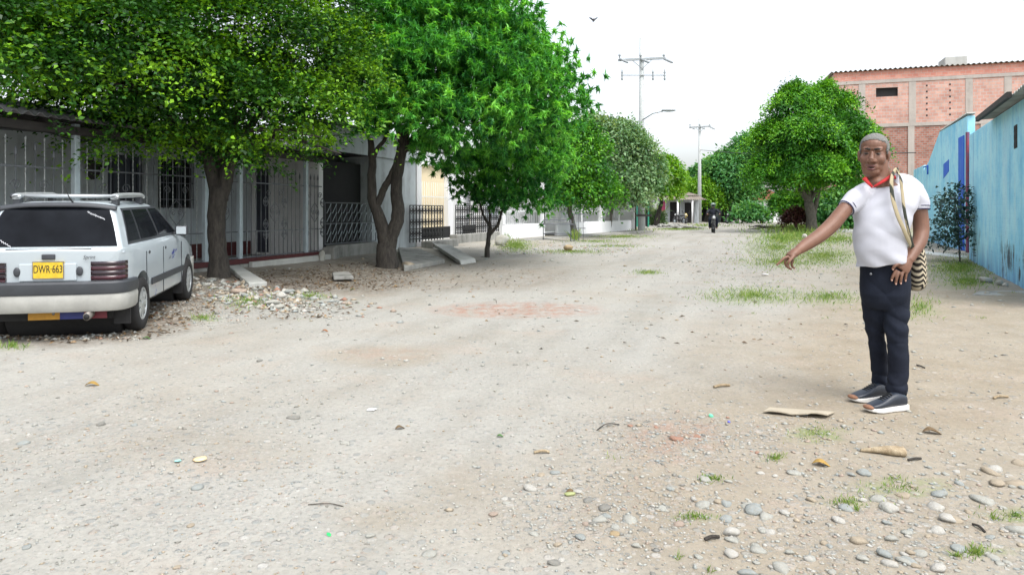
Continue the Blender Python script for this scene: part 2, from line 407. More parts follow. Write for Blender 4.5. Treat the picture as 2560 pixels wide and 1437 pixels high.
def ground_mat():
    m, nt, b = new_mat('dirt_and_gravel')
    v = coords(nt)
    def at(n):
        a = nd(nt, 'ShaderNodeAttribute'); a.attribute_name = n; return a.outputs['Fac']
    trm = nd(nt, 'ShaderNodeMapping'); trm.inputs['Rotation'].default_value = (0, 0, -math.radians(72)); trm.inputs['Scale'].default_value = (1, 1, 1); nt.links.new(v, trm.inputs[0])
    trs = nd(nt, 'ShaderNodeMapping'); trs.inputs['Scale'].default_value = (0.13, 1.5, 1); nt.links.new(trm.outputs[0], trs.inputs[0]); trk = trs.outputs[0]
    big = noise_tex(nt, v, 0.55, 5, 0.6); mid = noise_tex(nt, v, 2.6, 6, 0.65); fine = noise_tex(nt, v, 38.0, 5, 0.7); vf = noise_tex(nt, v, 160.0, 3, 0.7)
    grey = ramp(nt, mid, [(0.3, (0.268, 0.262, 0.232)), (0.7, (0.328, 0.322, 0.29))])
    tr = noise_tex(nt, trk, 1.0, 4, 0.55)
    grey = mix(nt, ramp(nt, tr, [(0.35, 0.0), (0.65, 1.0)]), grey, (0.352, 0.346, 0.312)); grey = mix(nt, ramp(nt, tr, [(0.3, 0.45), (0.45, 0.0)]), grey, (0.25, 0.245, 0.21))
    tan = ramp(nt, mid, [(0.3, (0.25, 0.212, 0.155)), (0.7, (0.32, 0.28, 0.215))])
    pink = (0.37, 0.31, 0.26)
    c = mix(nt, math_n(nt, 'ADD', math_n(nt, 'MULTIPLY', ramp(nt, big, [(0.45, 0.0), (0.68, 1.0)]), 0.4), at('tan'), True), grey, tan)
    c = mix(nt, ramp(nt, noise_tex(nt, v, 1.1, 4), [(0.56, 0.0), (0.72, 0.4)]), c, pink)
    c = mix(nt, math_n(nt, 'MULTIPLY', at('brick'), ramp(nt, noise_tex(nt, v, 7, 5), [(0.4, 0.0), (0.6, 0.9)])), c, (0.32, 0.165, 0.115))
    c = mix(nt, math_n(nt, 'MULTIPLY', at('litter'), ramp(nt, noise_tex(nt, v, 6, 6, 0.7), [(0.32, 0.15), (0.6, 0.95)])), c, (0.115, 0.085, 0.055))
    c = mix(nt, math_n(nt, 'MULTIPLY', at('green'), ramp(nt, noise_tex(nt, v, 9, 6, 0.7), [(0.42, 0.0), (0.6, 0.85)])), c, (0.17, 0.24, 0.07))
    # embedded pebbles at two sizes
    hts = None
    for sc, thr, amt, seed in ((15.0, 0.32, 0.45, 0.0), (40.0, 0.36, 0.5, 3.3), (95.0, 0.36, 0.4, 7.1)):
        mp = nd(nt, 'ShaderNodeMapping'); mp.inputs['Location'].default_value = (seed, seed, 0); nt.links.new(v, mp.inputs[0])
        vo = nd(nt, 'ShaderNodeTexVoronoi'); vo.voronoi_dimensions = '2D'; vo.inputs['Scale'].default_value = sc; vo.inputs['Randomness'].default_value = 1.0
        dv = mix(nt, 0.035, mp.outputs[0], mid); nt.links.new(mp.outputs[0], vo.inputs['Vector'])
        rad = ramp(nt, vo.outputs['Distance'], [(thr * 0.72, 1.0), (thr, 0.0)])
        sc3 = nd(nt, 'ShaderNodeSeparateColor'); nt.links.new(vo.outputs['Color'], sc3.inputs[0])
        some = ramp(nt, math_n(nt, 'ADD', sc3.outputs[0], math_n(nt, 'MULTIPLY', math_n(nt, 'ADD', at('stony'), -0.5), 0.7)), [(0.62, 0.0), (0.68, 1.0)])
        msk = math_n(nt, 'MULTIPLY', rad, some)
        sc_col = ramp(nt, sc3.outputs[1], [(0.0, (0.16, 0.18, 0.185)), (0.3, (0.28, 0.30, 0.29)), (0.55, (0.38, 0.36, 0.33)), (0.8, (0.32, 0.26, 0.21)), (1.0, (0.50, 0.50, 0.48))])
        c = mix(nt, math_n(nt, 'MULTIPLY', msk, amt), c, sc_col)
        hts = msk if hts is None else math_n(nt, 'ADD', hts, math_n(nt, 'MULTIPLY', msk, 0.45))
    c = mix(nt, 0.42, c, ramp(nt, fine, [(0.3, (0.55, 0.55, 0.55)), (0.55, (1.0, 1.0, 1.0)), (0.75, (1.12, 1.12, 1.1))]), 'MULTIPLY')
    nt.links.new(c, b.inputs['Base Color']); b.inputs['Roughness'].default_value = 0.95; b.inputs['Specular IOR Level'].default_value = 0.2
    h = math_n(nt, 'ADD', math_n(nt, 'MULTIPLY', hts, 0.7), math_n(nt, 'ADD', math_n(nt, 'MULTIPLY', fine, 0.5), math_n(nt, 'MULTIPLY', vf, 0.2)))
    bump(nt, b, h, 0.55, 0.016)
    return m
M['ground'] = ground_mat()

STONE = [('pale_grey', (0.37, 0.385, 0.36)), ('blue_grey', (0.28, 0.32, 0.325)), ('tan', (0.37, 0.315, 0.24)), ('white', (0.46, 0.46, 0.435)), ('dark_grey', (0.19, 0.20, 0.195)), ('pinkish', (0.36, 0.285, 0.24)), ('brick_red', (0.32, 0.165, 0.12)), ('ochre', (0.36, 0.27, 0.15))]
for n_, c_ in STONE:
    M['stone_' + n_] = plain('stone_' + n_, c_, 0.92, 0.3, 5, bmp=0.5, bscale=70, c2=tuple(a * .45 + b * .55 for a, b in zip(c_, (0.31, 0.27, 0.20))), spec=.2)
# ------------------------------------------------------------------ camera, light, sky
cam = bpy.data.cameras.new('camera'); co = bpy.data.objects.new('camera', cam); COL.objects.link(co)
co.location = (0, 0, CH); co.rotation_euler = (PI / 2, 0, 0)
cam.sensor_width = 36; cam.lens = 36 * F / 2560; cam.shift_y = -(718.5 - HY) / 2560; cam.clip_start = 0.05; cam.clip_end = 3000
scene.camera = co
SUN_EL, SUN_AZ = math.radians(62), math.radians(150)      # azimuth clockwise from +Y: high, behind the viewer's right shoulder
w = bpy.data.worlds.new('World'); scene.world = w; w.use_nodes = True
wn = w.node_tree; bg = wn.nodes['Background']
sky = wn.nodes.new('ShaderNodeTexSky'); sky.sky_type = 'NISHITA'; sky.sun_disc = False; sky.sun_elevation = SUN_EL; sky.sun_rotation = SUN_AZ
sky.air_density = 1.0; sky.dust_density = 4.0; sky.ozone_density = 1.0
hs = wn.nodes.new('ShaderNodeHueSaturation'); hs.inputs['Saturation'].default_value = 0.33
wn.links.new(sky.outputs[0], hs.inputs['Color']); wn.links.new(hs.outputs[0], bg.inputs['Color']); bg.inputs['Strength'].default_value = 0.15
sl = bpy.data.lights.new('sun', 'SUN'); sl.energy = 0.6; sl.angle = math.radians(40); sl.color = (1.0, 0.97, 0.93)
so = bpy.data.objects.new('sun', sl); COL.objects.link(so); so.location = (20, -20, 40)
sd = Vector((math.sin(SUN_AZ) * math.cos(SUN_EL), math.cos(SUN_AZ) * math.cos(SUN_EL), math.sin(SUN_EL)))
so.rotation_euler = sd.to_track_quat('Z', 'Y').to_euler()
scene.view_settings.view_transform = 'Standard'; scene.view_settings.look = 'None'; scene.view_settings.gamma = 1.0
scene.view_settings.exposure = 1.3

# ------------------------------------------------------------------ ground and road: one height field, cut along the road's edges
GREEN = [(1950, 655, 120, 20, .35), (2000, 590, 130, 30, 1.0), (2060, 640, 110, 26, .8), (1880, 740, 130, 24, .7), (2070, 745, 110, 20, .55), (2300, 770, 50, 30, .6), (2400, 670, 90, 30, .9), (2420, 705, 60, 18, .9), (2040, 1085, 70, 22, .8),
         (2240, 1220, 110, 26, .75), (1740, 1293, 60, 12, .9), (2540, 1290, 90, 16, .9), (2440, 1382, 35, 16, 1), (1290, 614, 45, 16, .9), (1430, 630, 110, 6, .25), (620, 755, 70, 16, .8), (770, 742, 60, 10, .7), (510, 797, 40, 8, .7),
         (1620, 682, 40, 5, .9), (1940, 620, 90, 26, .8), (1490, 604, 100, 6, .12), (1530, 616, 90, 4, .2), (2120, 1255, 60, 14, .6), (1780, 1198, 35, 8, .6), (1940, 1145, 24, 9, .8), (30, 868, 40, 8, .6), (1700, 573, 60, 3, .3), (1560, 592, 80, 5, .2)]
TAN = [(2350, 900, 420, 240, 1), (2100, 1200, 700, 330, .9), (1900, 900, 250, 120, .5), (1250, 1290, 260, 120, .3), (2300, 700, 250, 80, .7), (960, 890, 160, 30, .6), (520, 1130, 300, 60, .25), (960, 1290, 120, 40, .5)]
BRICKP = [(1290, 775, 210, 20, .8), (1690, 1100, 120, 60, .45), (960, 885, 120, 18, .25), (640, 730, 120, 40, .3)]
LITTER = [(740, 700, 180, 36, 1), (900, 690, 180, 50, .9), (1050, 665, 190, 30, .6), (430, 720, 120, 70, .9), (180, 800, 300, 60, 1), (100, 845, 230, 24, .7), (620, 720, 120, 50, .6), (1150, 690, 330, 40, .45)]
STONY = [(1700, 1090, 330, 80, 1), (1500, 1270, 300, 130, .8), (2200, 1330, 420, 130, .9), (600, 740, 240, 60, 1), (1850, 650, 200, 60, 1), (1850, 740, 200, 60, .7), (300, 1080, 380, 120, .7), (500, 1280, 420, 160, .6), (1300, 690, 500, 40, .5), (1500, 640, 260, 30, .6)]
def pmask(X, Y, Z, L):
    px = CX + X * F / np.maximum(Y, .3); py = HY + (CH - Z) * F / np.maximum(Y, .3)
    o = np.zeros_like(X)
    for a, b, rx, ry, k in L:
        d = ((px - a) / rx) ** 2 + ((py - b) / ry) ** 2
        o = np.maximum(o, k * np.clip(1.5 - 1.1 * d, 0, 1))
    return np.where(Y > 1.2, o, 0)

def ground_mesh():
    ys = np.concatenate([np.linspace(-25, 1, 10), np.linspace(1.2, 8, 150), np.linspace(8.08, 22, 130), np.linspace(22.3, 90, 110), np.geomspace(92, 900, 24)])
    left = np.concatenate([-np.geomspace(0.12, 520, 60)[::-1]]); right = np.geomspace(0.12, 520, 70); midf = np.linspace(0, 1, 70)
    rows = []
    for y in ys:
        l, r = float(xl(y)), float(xr(y))
        if y > 300: l, r = l, r
        rows.append(np.concatenate([l + left, l + (r - l) * midf, r + right]))
    X = np.array(rows); Y = np.repeat(ys[:, None], X.shape[1], 1); Z = gz(X, Y)
    nr, nc = X.shape
    at = {}
    road = np.zeros(nc, bool); a0 = len(left); road[a0:a0 + len(midf)] = True
    s_r = np.clip((X - xr(Y)) / 1.5, 0, 1); s_l = np.clip((xl(Y) - X) / 0.8, 0, 1)
    at['tan'] = np.maximum(pmask(X, Y, Z, TAN) * 0.9, s_r * 0.35 + s_l * 0.2)
    at['green'] = np.maximum(pmask(X, Y, Z, GREEN), np.where((Y > 30), np.clip((X - xr(Y)) / 3, 0, .6), 0))
    at['brick'] = pmask(X, Y, Z, BRICKP)
    at['litter'] = pmask(X, Y, Z, LITTER)
    at['stony'] = np.maximum(pmask(X, Y, Z, STONY), 0.3)
    P = np.stack([X, Y, Z], -1).reshape(-1, 3)
    def sub(name, c0, c1):
        idx = np.arange(nr)[:, None] * nc + np.arange(c0, c1)[None]
        n = c1 - c0
        me = bpy.data.meshes.new(name)
        q = np.arange(nr * n).reshape(nr, n)
        faces = np.stack([q[:-1, :-1], q[:-1, 1:], q[1:, 1:], q[1:, :-1]], -1).reshape(-1, 4)
        me.from_pydata(P[idx.ravel()].tolist(), [], faces.tolist())
        for k, v in at.items():
            a = me.attributes.new(k, 'FLOAT', 'POINT'); a.data.foreach_set('value', v.reshape(-1)[idx.ravel()].astype(np.float32))
        me.polygons.foreach_set('use_smooth', [True] * len(me.polygons))
        return me
    r0, r1 = a0, a0 + len(midf)
    tag(link_mesh('dirt_road', sub('dirt_road', r0, r1), M['ground']), 'pale unpaved dirt and gravel street', None, None, 'structure')
    tag(link_mesh('left_verge', sub('left_verge', 0, r0 + 1), M['ground']), 'shaded dirt verge in front of the houses', None, None, 'structure')
    tag(link_mesh('right_verge', sub('right_verge', r1 - 1, nc), M['ground']), 'stony tan dirt verge with grass', None, None, 'structure')
ground_mesh()
# ------------------------------------------------------------------ foliage
def leaf_mesh(name, base, axis, nrm, L, W, tint, fold=0.15, m=None, parent=None):
    """leaf blades: base point, direction, face normal (arrays), one folded diamond each"""
    n = len(base)
    axis = axis / np.linalg.norm(axis, axis=1, keepdims=True)
    side = np.cross(axis, nrm); side /= np.maximum(np.linalg.norm(side, axis=1, keepdims=True), 1e-6)
    up = np.cross(side, axis)
    L = np.broadcast_to(L, n)[:, None]; W = np.broadcast_to(W, n)[:, None]
    mid = base + axis * L * 0.45
    v = np.stack([base, mid + side * W * 0.5 + up * W * fold, base + axis * L - up * L * 0.12, mid - side * W * 0.5 + up * W * fold], 1).reshape(-1, 3)
    me = bpy.data.meshes.new(name)
    me.vertices.add(4 * n); me.vertices.foreach_set('co', v.astype(np.float32).ravel())
    me.loops.add(4 * n); me.loops.foreach_set('vertex_index', np.arange(4 * n, dtype=np.int32))
    me.polygons.add(n); me.polygons.foreach_set('loop_start', np.arange(0, 4 * n, 4, dtype=np.int32)); me.polygons.foreach_set('loop_total', np.full(n, 4, np.int32))
    me.update(calc_edges=True)
    a = me.attributes.new('tint', 'FLOAT', 'POINT'); a.data.foreach_set('value', np.repeat(tint, 4).astype(np.float32))
    return link_mesh(name, me, m, parent)

def unit(n):
    v = RNG.normal(size=(n, 3)); return v / np.linalg.norm(v, axis=1, keepdims=True)

def pad(cc, cs, out, k, N, thick, droop):
    """leaf positions on bough pads: domed discs whose rims droop and whose outlines are ragged"""
    a = RNG.random(N) * 2 * PI; n = len(cc)
    ph = RNG.random((n, 3)) * 6.28; lob = 1 + .28 * np.sin(3 * a + ph[k, 0]) + .18 * np.sin(5 * a + ph[k, 1]) + .12 * np.sin(9 * a + ph[k, 2])
    r = np.sqrt(RNG.random(N)) * lob; d = np.stack([np.cos(a), np.sin(a), np.zeros(N)], 1)
    lump = .12 * np.sin(r * 6 + 4 * a + ph[k, 1])
    z = RNG.normal(size=N) * thick - droop * r ** 2 + lump
    tilt = -(d * out[k]).sum(1) * r * .35
    p = cc[k] + (d * r[:, None] + np.stack([np.zeros(N), np.zeros(N), z + tilt], 1)) * cs[k][:, None]
    return d * np.minimum(r, 1)[:, None], p

def crown(blobs, nclump, nleaf, style, L, W, csize, m, parent, origin, hull=0.8, inner=0.18, name='crown'):
    """blobs: (centre xyz, radii xyz). Clumps of leaves sit on the outer skin of the union, a few inside it."""
    C = np.array([b[0] for b in blobs], float); R = np.array([b[1] for b in blobs], float)
    area = (R[:, 0] * R[:, 1] + R[:, 0] * R[:, 2] + R[:, 1] * R[:, 2]); area /= area.sum()
    cc, out = [], []
    tries = 0
    while len(cc) < nclump and tries < 60:
        tries += 1
        k = RNG.choice(len(C), nclump, p=area); d = unit(nclump)
        d[:, 2] = np.where((d[:, 2] < 0) & (RNG.random(nclump) < 0.45), -d[:, 2], d[:, 2])
        s = 0.66 + 0.30 * RNG.random(nclump)
        p = C[k] + d * R[k] * s[:, None]
        q = ((p[:, None] - C[None]) / R[None]); dist = np.linalg.norm(q, axis=2); dist[np.arange(nclump), k] = 9
        ok = (dist.min(1) > hull) | (RNG.random(nclump) < inner)
        cc += list(p[ok]); out += list(d[ok])
    cc = np.array(cc[:nclump]); out = np.array(out[:nclump])
    n = len(cc)
    cs = csize * (0.6 + 0.8 * RNG.random(n))
    ctint = RNG.random(n)
    k = np.repeat(np.arange(n), nleaf)
    N = len(k)
    if style == 'mango':
        # whorls of long drooping blades round a shoot tip
        nw = 7; w = RNG.integers(0, nw, N) + k * nw
        woff = RNG.normal(size=(n * nw, 3)) * np.array([1, 1, .55]) * np.repeat(cs, nw)[:, None] * 0.55
        wdir = np.repeat(out, nw, 0) * 0.6 + np.array([0, 0, .5]) + RNG.normal(size=(n * nw, 3)) * .35
        base = cc[k] + woff[w] + RNG.normal(size=(N, 3)) * 0.03 * csize
        ax = unit(N) * 0.9 + wdir[w] * 0.35 + np.array([0, 0, -0.62])
        nr = np.array([0, 0, 1.0]) + RNG.normal(size=(N, 3)) * 0.35
        base = base - ax * 0.05
    elif style == 'broad':
        rr, base = pad(cc, cs, out, k, N, .20, .34)
        ax = unit(N) + rr * 0.6 + out[k] * .3 + np.array([0, 0, -0.35])
        nr = out[k] * 0.5 + np.array([0, 0, .8]) + RNG.normal(size=(N, 3)) * .45
    else:
        # flat sprays of small rounded leaves
        rr, base = pad(cc, cs, out, k, N, .13, .38)
        ax = unit(N) * np.array([1, 1, .5]) + rr * 0.6 + out[k] * .25 + np.array([0, 0, -.2])
        nr = np.array([0, 0, 1.0]) + RNG.normal(size=(N, 3)) * .55
    tint = np.clip(0.66 * ctint[k] + 0.34 * RNG.random(N), 0, 1)
    ln = L * (0.65 + 0.6 * RNG.random(N)); wd = W * (0.7 + 0.5 * RNG.random(N))
    return leaf_mesh(name, base - np.array(origin), ax, nr, ln, wd, tint, 0.15, m, parent)

def pblob(px, py, rx, ry, Y, dz=None):
    c = pt(px, py, Y); k = Y / F
    return ((c.x, c.y, c.z), (rx * k, (dz if dz else (rx + ry) * 0.5 * k * 1.1), ry * k))

def limb(mb, pts, radii, n=9, wob=0.03):
    p = cat(pts, 5); r = lerp_list(radii, 5)
    p = [Vector(q) + Vector((random.uniform(-1, 1), random.uniform(-1, 1), 0)) * wob * (0.3 + r[i]) for i, q in enumerate(p)]
    mb.tube(p, r, n)

def tree(label, base, trunk_limbs, blobs, nclump, nleaf, style, L, W, cs, leafm, barkm='bark_dark', cat_='tree', name='tree', group=None, **kw):
    t = thing(name, label, cat_, base, 0, group)
    o = Vector(base)
    mb = MB()
    for pts, rad in trunk_limbs: limb(mb, [Vector(p) - o for p in pts], rad)
    mb.build('trunk', M[barkm], t)
    crown(blobs, nclump, nleaf, style, L, W, cs, M[leafm], t, base, **kw)
    return t

def limbs_to(fork, blobs, r, every=1, drop=0.25):
    out = []
    for b in blobs[::every]:
        c = Vector(b[0]); c.z -= b[1][2] * drop
        f = Vector(fork); midp = f.lerp(c, 0.5) + Vector((0, 0, 0.12 * (c - f).length)) + Vector((random.uniform(-.15, .15), random.uniform(-.15, .15), 0))
        out.append(([f, midp, c], [r, r * 0.6, r * 0.18]))
    return out

# --- the broad tree over the parked car
b0 = gp(550, 692); Y1 = b0.y
T1 = [pblob(*a) for a in [(60, 60, 170, 110, 9.6), (140, 150, 130, 80, 9.4), (330, 50, 220, 110, 10.3), (290, 190, 210, 80, 10.4), (430, 130, 150, 100, 10.2), (600, 60, 210, 120, 11.2), (430, 280, 160, 62, 10.9),
      (620, 200, 150, 90, 10.9), (760, 110, 140, 110, 11.6), (730, 265, 140, 75, 10.9), (800, 330, 80, 50, 10.8), (540, 335, 110, 42, 11.8), (852, 378, 38, 26, 10.7), (320, 312, 100, 34, 11.9), (20, 170, 110, 70, 10.2),
      (190, 240, 120, 36, 11), (660, 345, 90, 36, 12.4), (850, 200, 70, 80, 11.5), (180, -170, 300, 140, 10.6), (560, -170, 320, 150, 11.6), (380, -20, 300, 160, 13.0), (700, 40, 220, 170, 13.6), (160, 40, 260, 150, 12.6), (520, 180, 220, 120, 13.4), (-150, 60, 170, 150, 10.4)]]  # blobs above the frame are extra crown, added to block light
fork = pt(548, 470, Y1)
tr = [([b0 - Vector((0, 0, .1)), pt(547, 640, Y1), pt(541, 560, Y1), fork], [0.23, 0.155, 0.15, 0.165]),
      ([pt(546, 500, Y1), pt(528, 420, Y1), pt(505, 350, Y1 - .1), pt(450, 240, Y1 - .6)], [0.13, 0.12, 0.10, 0.05]),
      ([pt(552, 500, Y1), pt(575, 410, Y1), pt(600, 350, Y1 + .2), pt(680, 240, Y1 + .3)], [0.13, 0.11, 0.08, 0.04]),
      ([pt(548, 490, Y1), pt(552, 400, Y1 + .2), pt(560, 280, Y1 + .5), pt(590, 100, Y1 + .8)], [0.14, 0.12, 0.09, 0.05])]
tr += limbs_to(pt(530, 400, Y1), T1[0:14:2], 0.06) + limbs_to(pt(570, 400, Y1), T1[1:13:3], 0.05)
tree('broad dark tree with small oval leaves spreading over the parked car', b0, tr, T1, 420, 520, 'spray', 0.080, 0.050, 0.62, 'leaf_oval', name='shade_tree', inner=.08)

# --- the mango with the forked trunk
b0 = gp(968, 668); Y2 = b0.y
T2 = [pblob(*a) for a in [(1000, 60, 110, 80, Y2), (1130, 50, 130, 80, Y2 + .3), (1245, 90, 95, 85, Y2 + .2), (950, 170, 90, 90, Y2 - .3), (1080, 170, 130, 90, Y2 - .8), (1215, 200, 140, 90, Y2 - .5), (1335, 220, 90, 75, Y2), (1000, 275, 110, 60, Y2 - .6),
      (1150, 300, 140, 65, Y2 - .9), (1300, 310, 110, 62, Y2 - .3), (1400, 275, 55, 50, Y2 + .4), (1085, 368, 55, 28, Y2 - .2), (1120, -40, 160, 60, Y2 + .5), (1100, 120, 200, 130, Y2 + 1.8), (1250, 200, 170, 130, Y2 + 1.8), (960, 200, 140, 140, Y2 + 1.5), (1312, 145, 50, 60, Y2 + .3),
      (1418, 248, 40, 36, Y2 + .4)]]
tr = [([b0 - Vector((0, 0, .1)), pt(966, 620, Y2), pt(962, 590, Y2), pt(948, 540, Y2), pt(930, 495, Y2), pt(930, 400, Y2), pt(925, 345, Y2)], [0.27, 0.21, 0.16, 0.13, 0.105, 0.085, 0.06]),
      ([pt(968, 640, Y2), pt(978, 590, Y2), pt(995, 540, Y2), pt(990, 470, Y2), pt(1000, 400, Y2), pt(1015, 330, Y2), pt(1080, 200, Y2 + .2)], [0.18, 0.15, 0.145, 0.125, 0.12, 0.10, 0.05]),
      ([pt(940, 520, Y2), pt(957, 478, Y2), pt(978, 440, Y2), pt(992, 400, Y2)], [0.08, 0.08, 0.07, 0.06]),
      ([pt(931, 410, Y2), pt(944, 372, Y2), pt(965, 340, Y2), pt(985, 250, Y2 + .1)], [0.05, 0.045, 0.04, 0.03]),
      ([pt(1008, 380, Y2), pt(1050, 340, Y2), pt(1150, 290, Y2)], [0.08, 0.06, 0.03])]
tr += limbs_to(pt(1005, 370, Y2), T2[3:12:2], 0.05)
mb_knot = None
tree('bright green mango tree with long drooping leaves and a dark forked trunk', b0, tr, T2, 1150, 190, 'mango', 0.175, 0.036, 0.54, 'leaf_mango', name='mango_tree')

# --- young mango in front of it
b0 = gp(1218, 643); Y3 = b0.y
T3 = [pblob(*a) for a in [(1180, 430, 75, 55, Y3), (1265, 430, 95, 70, Y3 - .3), (1335, 430, 75, 78, Y3), (1365, 365, 50, 55, Y3 + .2), (1250, 492, 85, 32, Y3 - .2), (1340, 500, 55, 34, Y3), (1270, 400, 100, 60, Y3 + 1)]]
fk = pt(1226, 568, Y3)
tr = [([b0 - Vector((0, 0, .1)), pt(1220, 600, Y3), fk], [0.085, 0.06, 0.06]),
      ([fk, pt(1212, 545, Y3), pt(1200, 510, Y3), pt(1185, 450, Y3)], [0.045, 0.035, 0.03, 0.015]), ([pt(1222, 590, Y3), pt(1245, 560, Y3), pt(1258, 520, Y3), pt(1300, 440, Y3)], [0.05, 0.042, 0.035, 0.015]),
      ([fk, pt(1224, 530, Y3), pt(1232, 490, Y3), pt(1250, 430, Y3)], [0.035, 0.03, 0.025, 0.015])]
tree('young mango tree with a thin forked stem before the ornate black railings', b0, tr, T3, 330, 140, 'mango', 0.17, 0.035, 0.44, 'leaf_mango', name='mango_tree')

def simple_tree(label, bpx, bpy_, stem, bl, nclump, nleaf, style, L, W, cs, lm, bm='bark_grey', Y=None, r=0.12, name='tree', group=None, **kw):
    b = gp(bpx, bpy_) if Y is None else Vector(((bpx - CX) * Y / F, Y, gzf((bpx - CX) * Y / F, Y)))
    Yb = b.y
    B = [pblob(a[0], a[1], a[2], a[3], Yb + (a[4] if len(a) > 4 else 0)) for a in bl]
    st = [b - Vector((0, 0, .15))] + [pt(x, y, Yb) for x, y in stem]
    tr = [(st, [r * 1.25] + [r * (1 - .35 * i / max(1, len(stem) - 1)) for i in range(len(stem))])]
    tr += limbs_to(st[-1], B, r * 0.55)
    return tree(label, b, tr, B, nclump, nleaf, style, L, W, cs, lm, bm, name=name, group=group, **kw)

simple_tree('slim tree with a leaning bare stem and dark low crown at the white fence', 1440, 597, [(1432, 560), (1424, 520), (1440, 480)], [(1440, 410, 60, 70), (1450, 350, 50, 50), (1470, 460, 60, 48), (1430, 470, 35, 35)], 130, 210, 'broad', 0.17, 0.085, 0.7, 'leaf_big', Y=31, r=0.13)
simple_tree('olive green rounded tree with several spreading branches beside the white wall', 1518, 578, [(1522, 545), (1530, 510)], [(1500, 370, 55, 50), (1540, 345, 60, 45), (1575, 370, 38, 50), (1480, 320, 40, 28), (1530, 430, 60, 55), (1590, 425, 48, 42), (1620, 410, 26, 26), (1560, 465, 50, 28)], 220, 230, 'broad', 0.20, 0.11, 0.85, 'leaf_pale', Y=37, r=0.20)
simple_tree('lime green conical tree just right of the tall utility pole', 1641, 568, [(1645, 540), (1654, 505)], [(1655, 430, 36, 34), (1645, 458, 40, 16), (1656, 408, 20, 16)], 120, 190, 'broad', 0.28, 0.15, 0.9, 'leaf_lime', 'bark_dark', Y=52, r=0.2)
simple_tree('feathery bright green tree behind the farther utility pole', 1765, 556, [(1772, 530), (1770, 515)], [(1756, 470, 36, 22), (1728, 477, 20, 16), (1766, 488, 28, 12)], 120, 150, 'broad', 0.36, 0.17, 1.1, 'leaf_lime', 'bark_dark', Y=75, r=0.25)
simple_tree('dull green tree half hidden behind the thin pole and its cables', 1700, 556, [(1705, 530), (1712, 515)], [(1708, 478, 22, 26), (1718, 498, 24, 16), (1694, 498, 20, 14)], 100, 110, 'broad', 0.45, 0.22, 1.2, 'leaf_far', 'bark_dark', Y=80, r=0.25)
simple_tree('tall dark rounded tree where the street bends', 1815, 557, [(1818, 530), (1822, 500)], [(1822, 420, 42, 46), (1810, 462, 34, 34), (1845, 455, 34, 34), (1862, 400, 34, 40), (1872, 362, 24, 26), (1828, 488, 26, 16)], 220, 190, 'broad', 0.42, 0.2, 1.5, 'leaf_far', 'bark_dark', Y=76, r=0.5)
simple_tree('distant pale green tree closing the end of the street', 1770, 549, [(1770, 530), (1772, 500)], [(1770, 434, 34, 26), (1742, 447, 22, 18), (1795, 426, 22, 28)], 120, 110, 'broad', 0.7, 0.36, 2.0, 'leaf_far', 'bark_dark', Y=118, r=0.4)
simple_tree('small leafy bush tree in front of the red tiled roof', 1905, 556, [(1903, 545), (1900, 535)], [(1893, 532, 14, 9), (1872, 522, 18, 11), (1850, 532, 14, 9)], 70, 70, 'broad', 0.42, 0.2, 0.9, 'leaf_far', 'bark_dark', Y=70, r=0.15)
simple_tree('yellow green bush tree left of the big tree trunk', 1965, 556, [(1968, 548), (1965, 535)], [(1966, 502, 26, 18), (1985, 512, 22, 18), (1955, 492, 16, 12), (1998, 500, 14, 14)], 130, 110, 'broad', 0.28, 0.15, 0.7, 'leaf_big', 'bark_dark', Y=56, r=0.15)
# --- big tree on the right
b0 = Vector(((2030 - CX) * 40 / F, 40, gzf(17.6, 40)))
TR = [pblob(*a) for a in [(1990, 260, 66, 50, 40), (2060, 250, 60, 36, 40.6), (2115, 262, 50, 32, 40.5), (1945, 340, 60, 55, 40), (2030, 330, 90, 60, 38.6), (2130, 320, 66, 55, 39.6), (1940, 420, 62, 46, 39.5), (2030, 410, 90, 42, 38.2), (2120, 400, 70, 46, 39), (2180, 350, 26, 36, 40),
      (2000, 448, 64, 22, 39.5), (2080, 445, 70, 18, 39.5), (2000, 222, 34, 18, 40), (2075, 218, 30, 14, 40.5), (2060, 340, 120, 110, 42.5)]]
TR = [(((c[0] - pt(2045, 340, c[1]).x) * .96 + pt(2036, 340, c[1]).x, c[1], (c[2] - pt(2045, 340, c[1]).z) * .98 + pt(2045, 338, c[1]).z), (r_[0] * .70, r_[1] * .78, r_[2] * .70)) for c, r_ in TR]
fk = pt(2022, 505, 40)
tr = [([b0 - Vector((0, 0, .1)), pt(2028, 545, 40), fk], [0.36, 0.28, 0.26]), ([pt(2030, 555, 40), pt(2040, 510, 40), pt(2048, 470, 40), pt(2060, 420, 40)], [0.16, 0.13, 0.11, 0.08]), ([fk, pt(2005, 480, 40), pt(1985, 450, 40)], [0.2, 0.15, 0.08])]
tr += limbs_to(fk, TR[:12:2], 0.14)
tree('large round crowned tree in front of the tall brick building', b0, tr, TR, 330, 650, 'broad', 0.18, 0.095, .85, 'leaf_big', 'bark_grey', name='shade_tree', inner=.08)
simple_tree('dark green tree added for the shade between the big tree and the brick building', 2130, 565, [(2130, 550), (2125, 530)], [(2110, 500, 44, 28), (2160, 480, 46, 34), (2075, 515, 34, 26), (2140, 535, 40, 22), (2085, 545, 36, 16), (2190, 520, 40, 34)], 330, 60, 'broad', 0.34, 0.17, 0.8, 'leaf_far', 'bark_dark', Y=47, r=0.2)  # added tree, standing in for a dark gate and house shade
simple_tree('dark reddish shrub on the grass beside the big tree', 1990, 560, [(1990, 550), (1990, 540)], [(1990, 534, 15, 11), (1980, 541, 9, 7), (2001, 541, 8, 7)], 70, 50, 'broad', 0.2, 0.1, 0.5, 'leaf_red', 'bark_dark', Y=41, r=0.06, name='shrub')

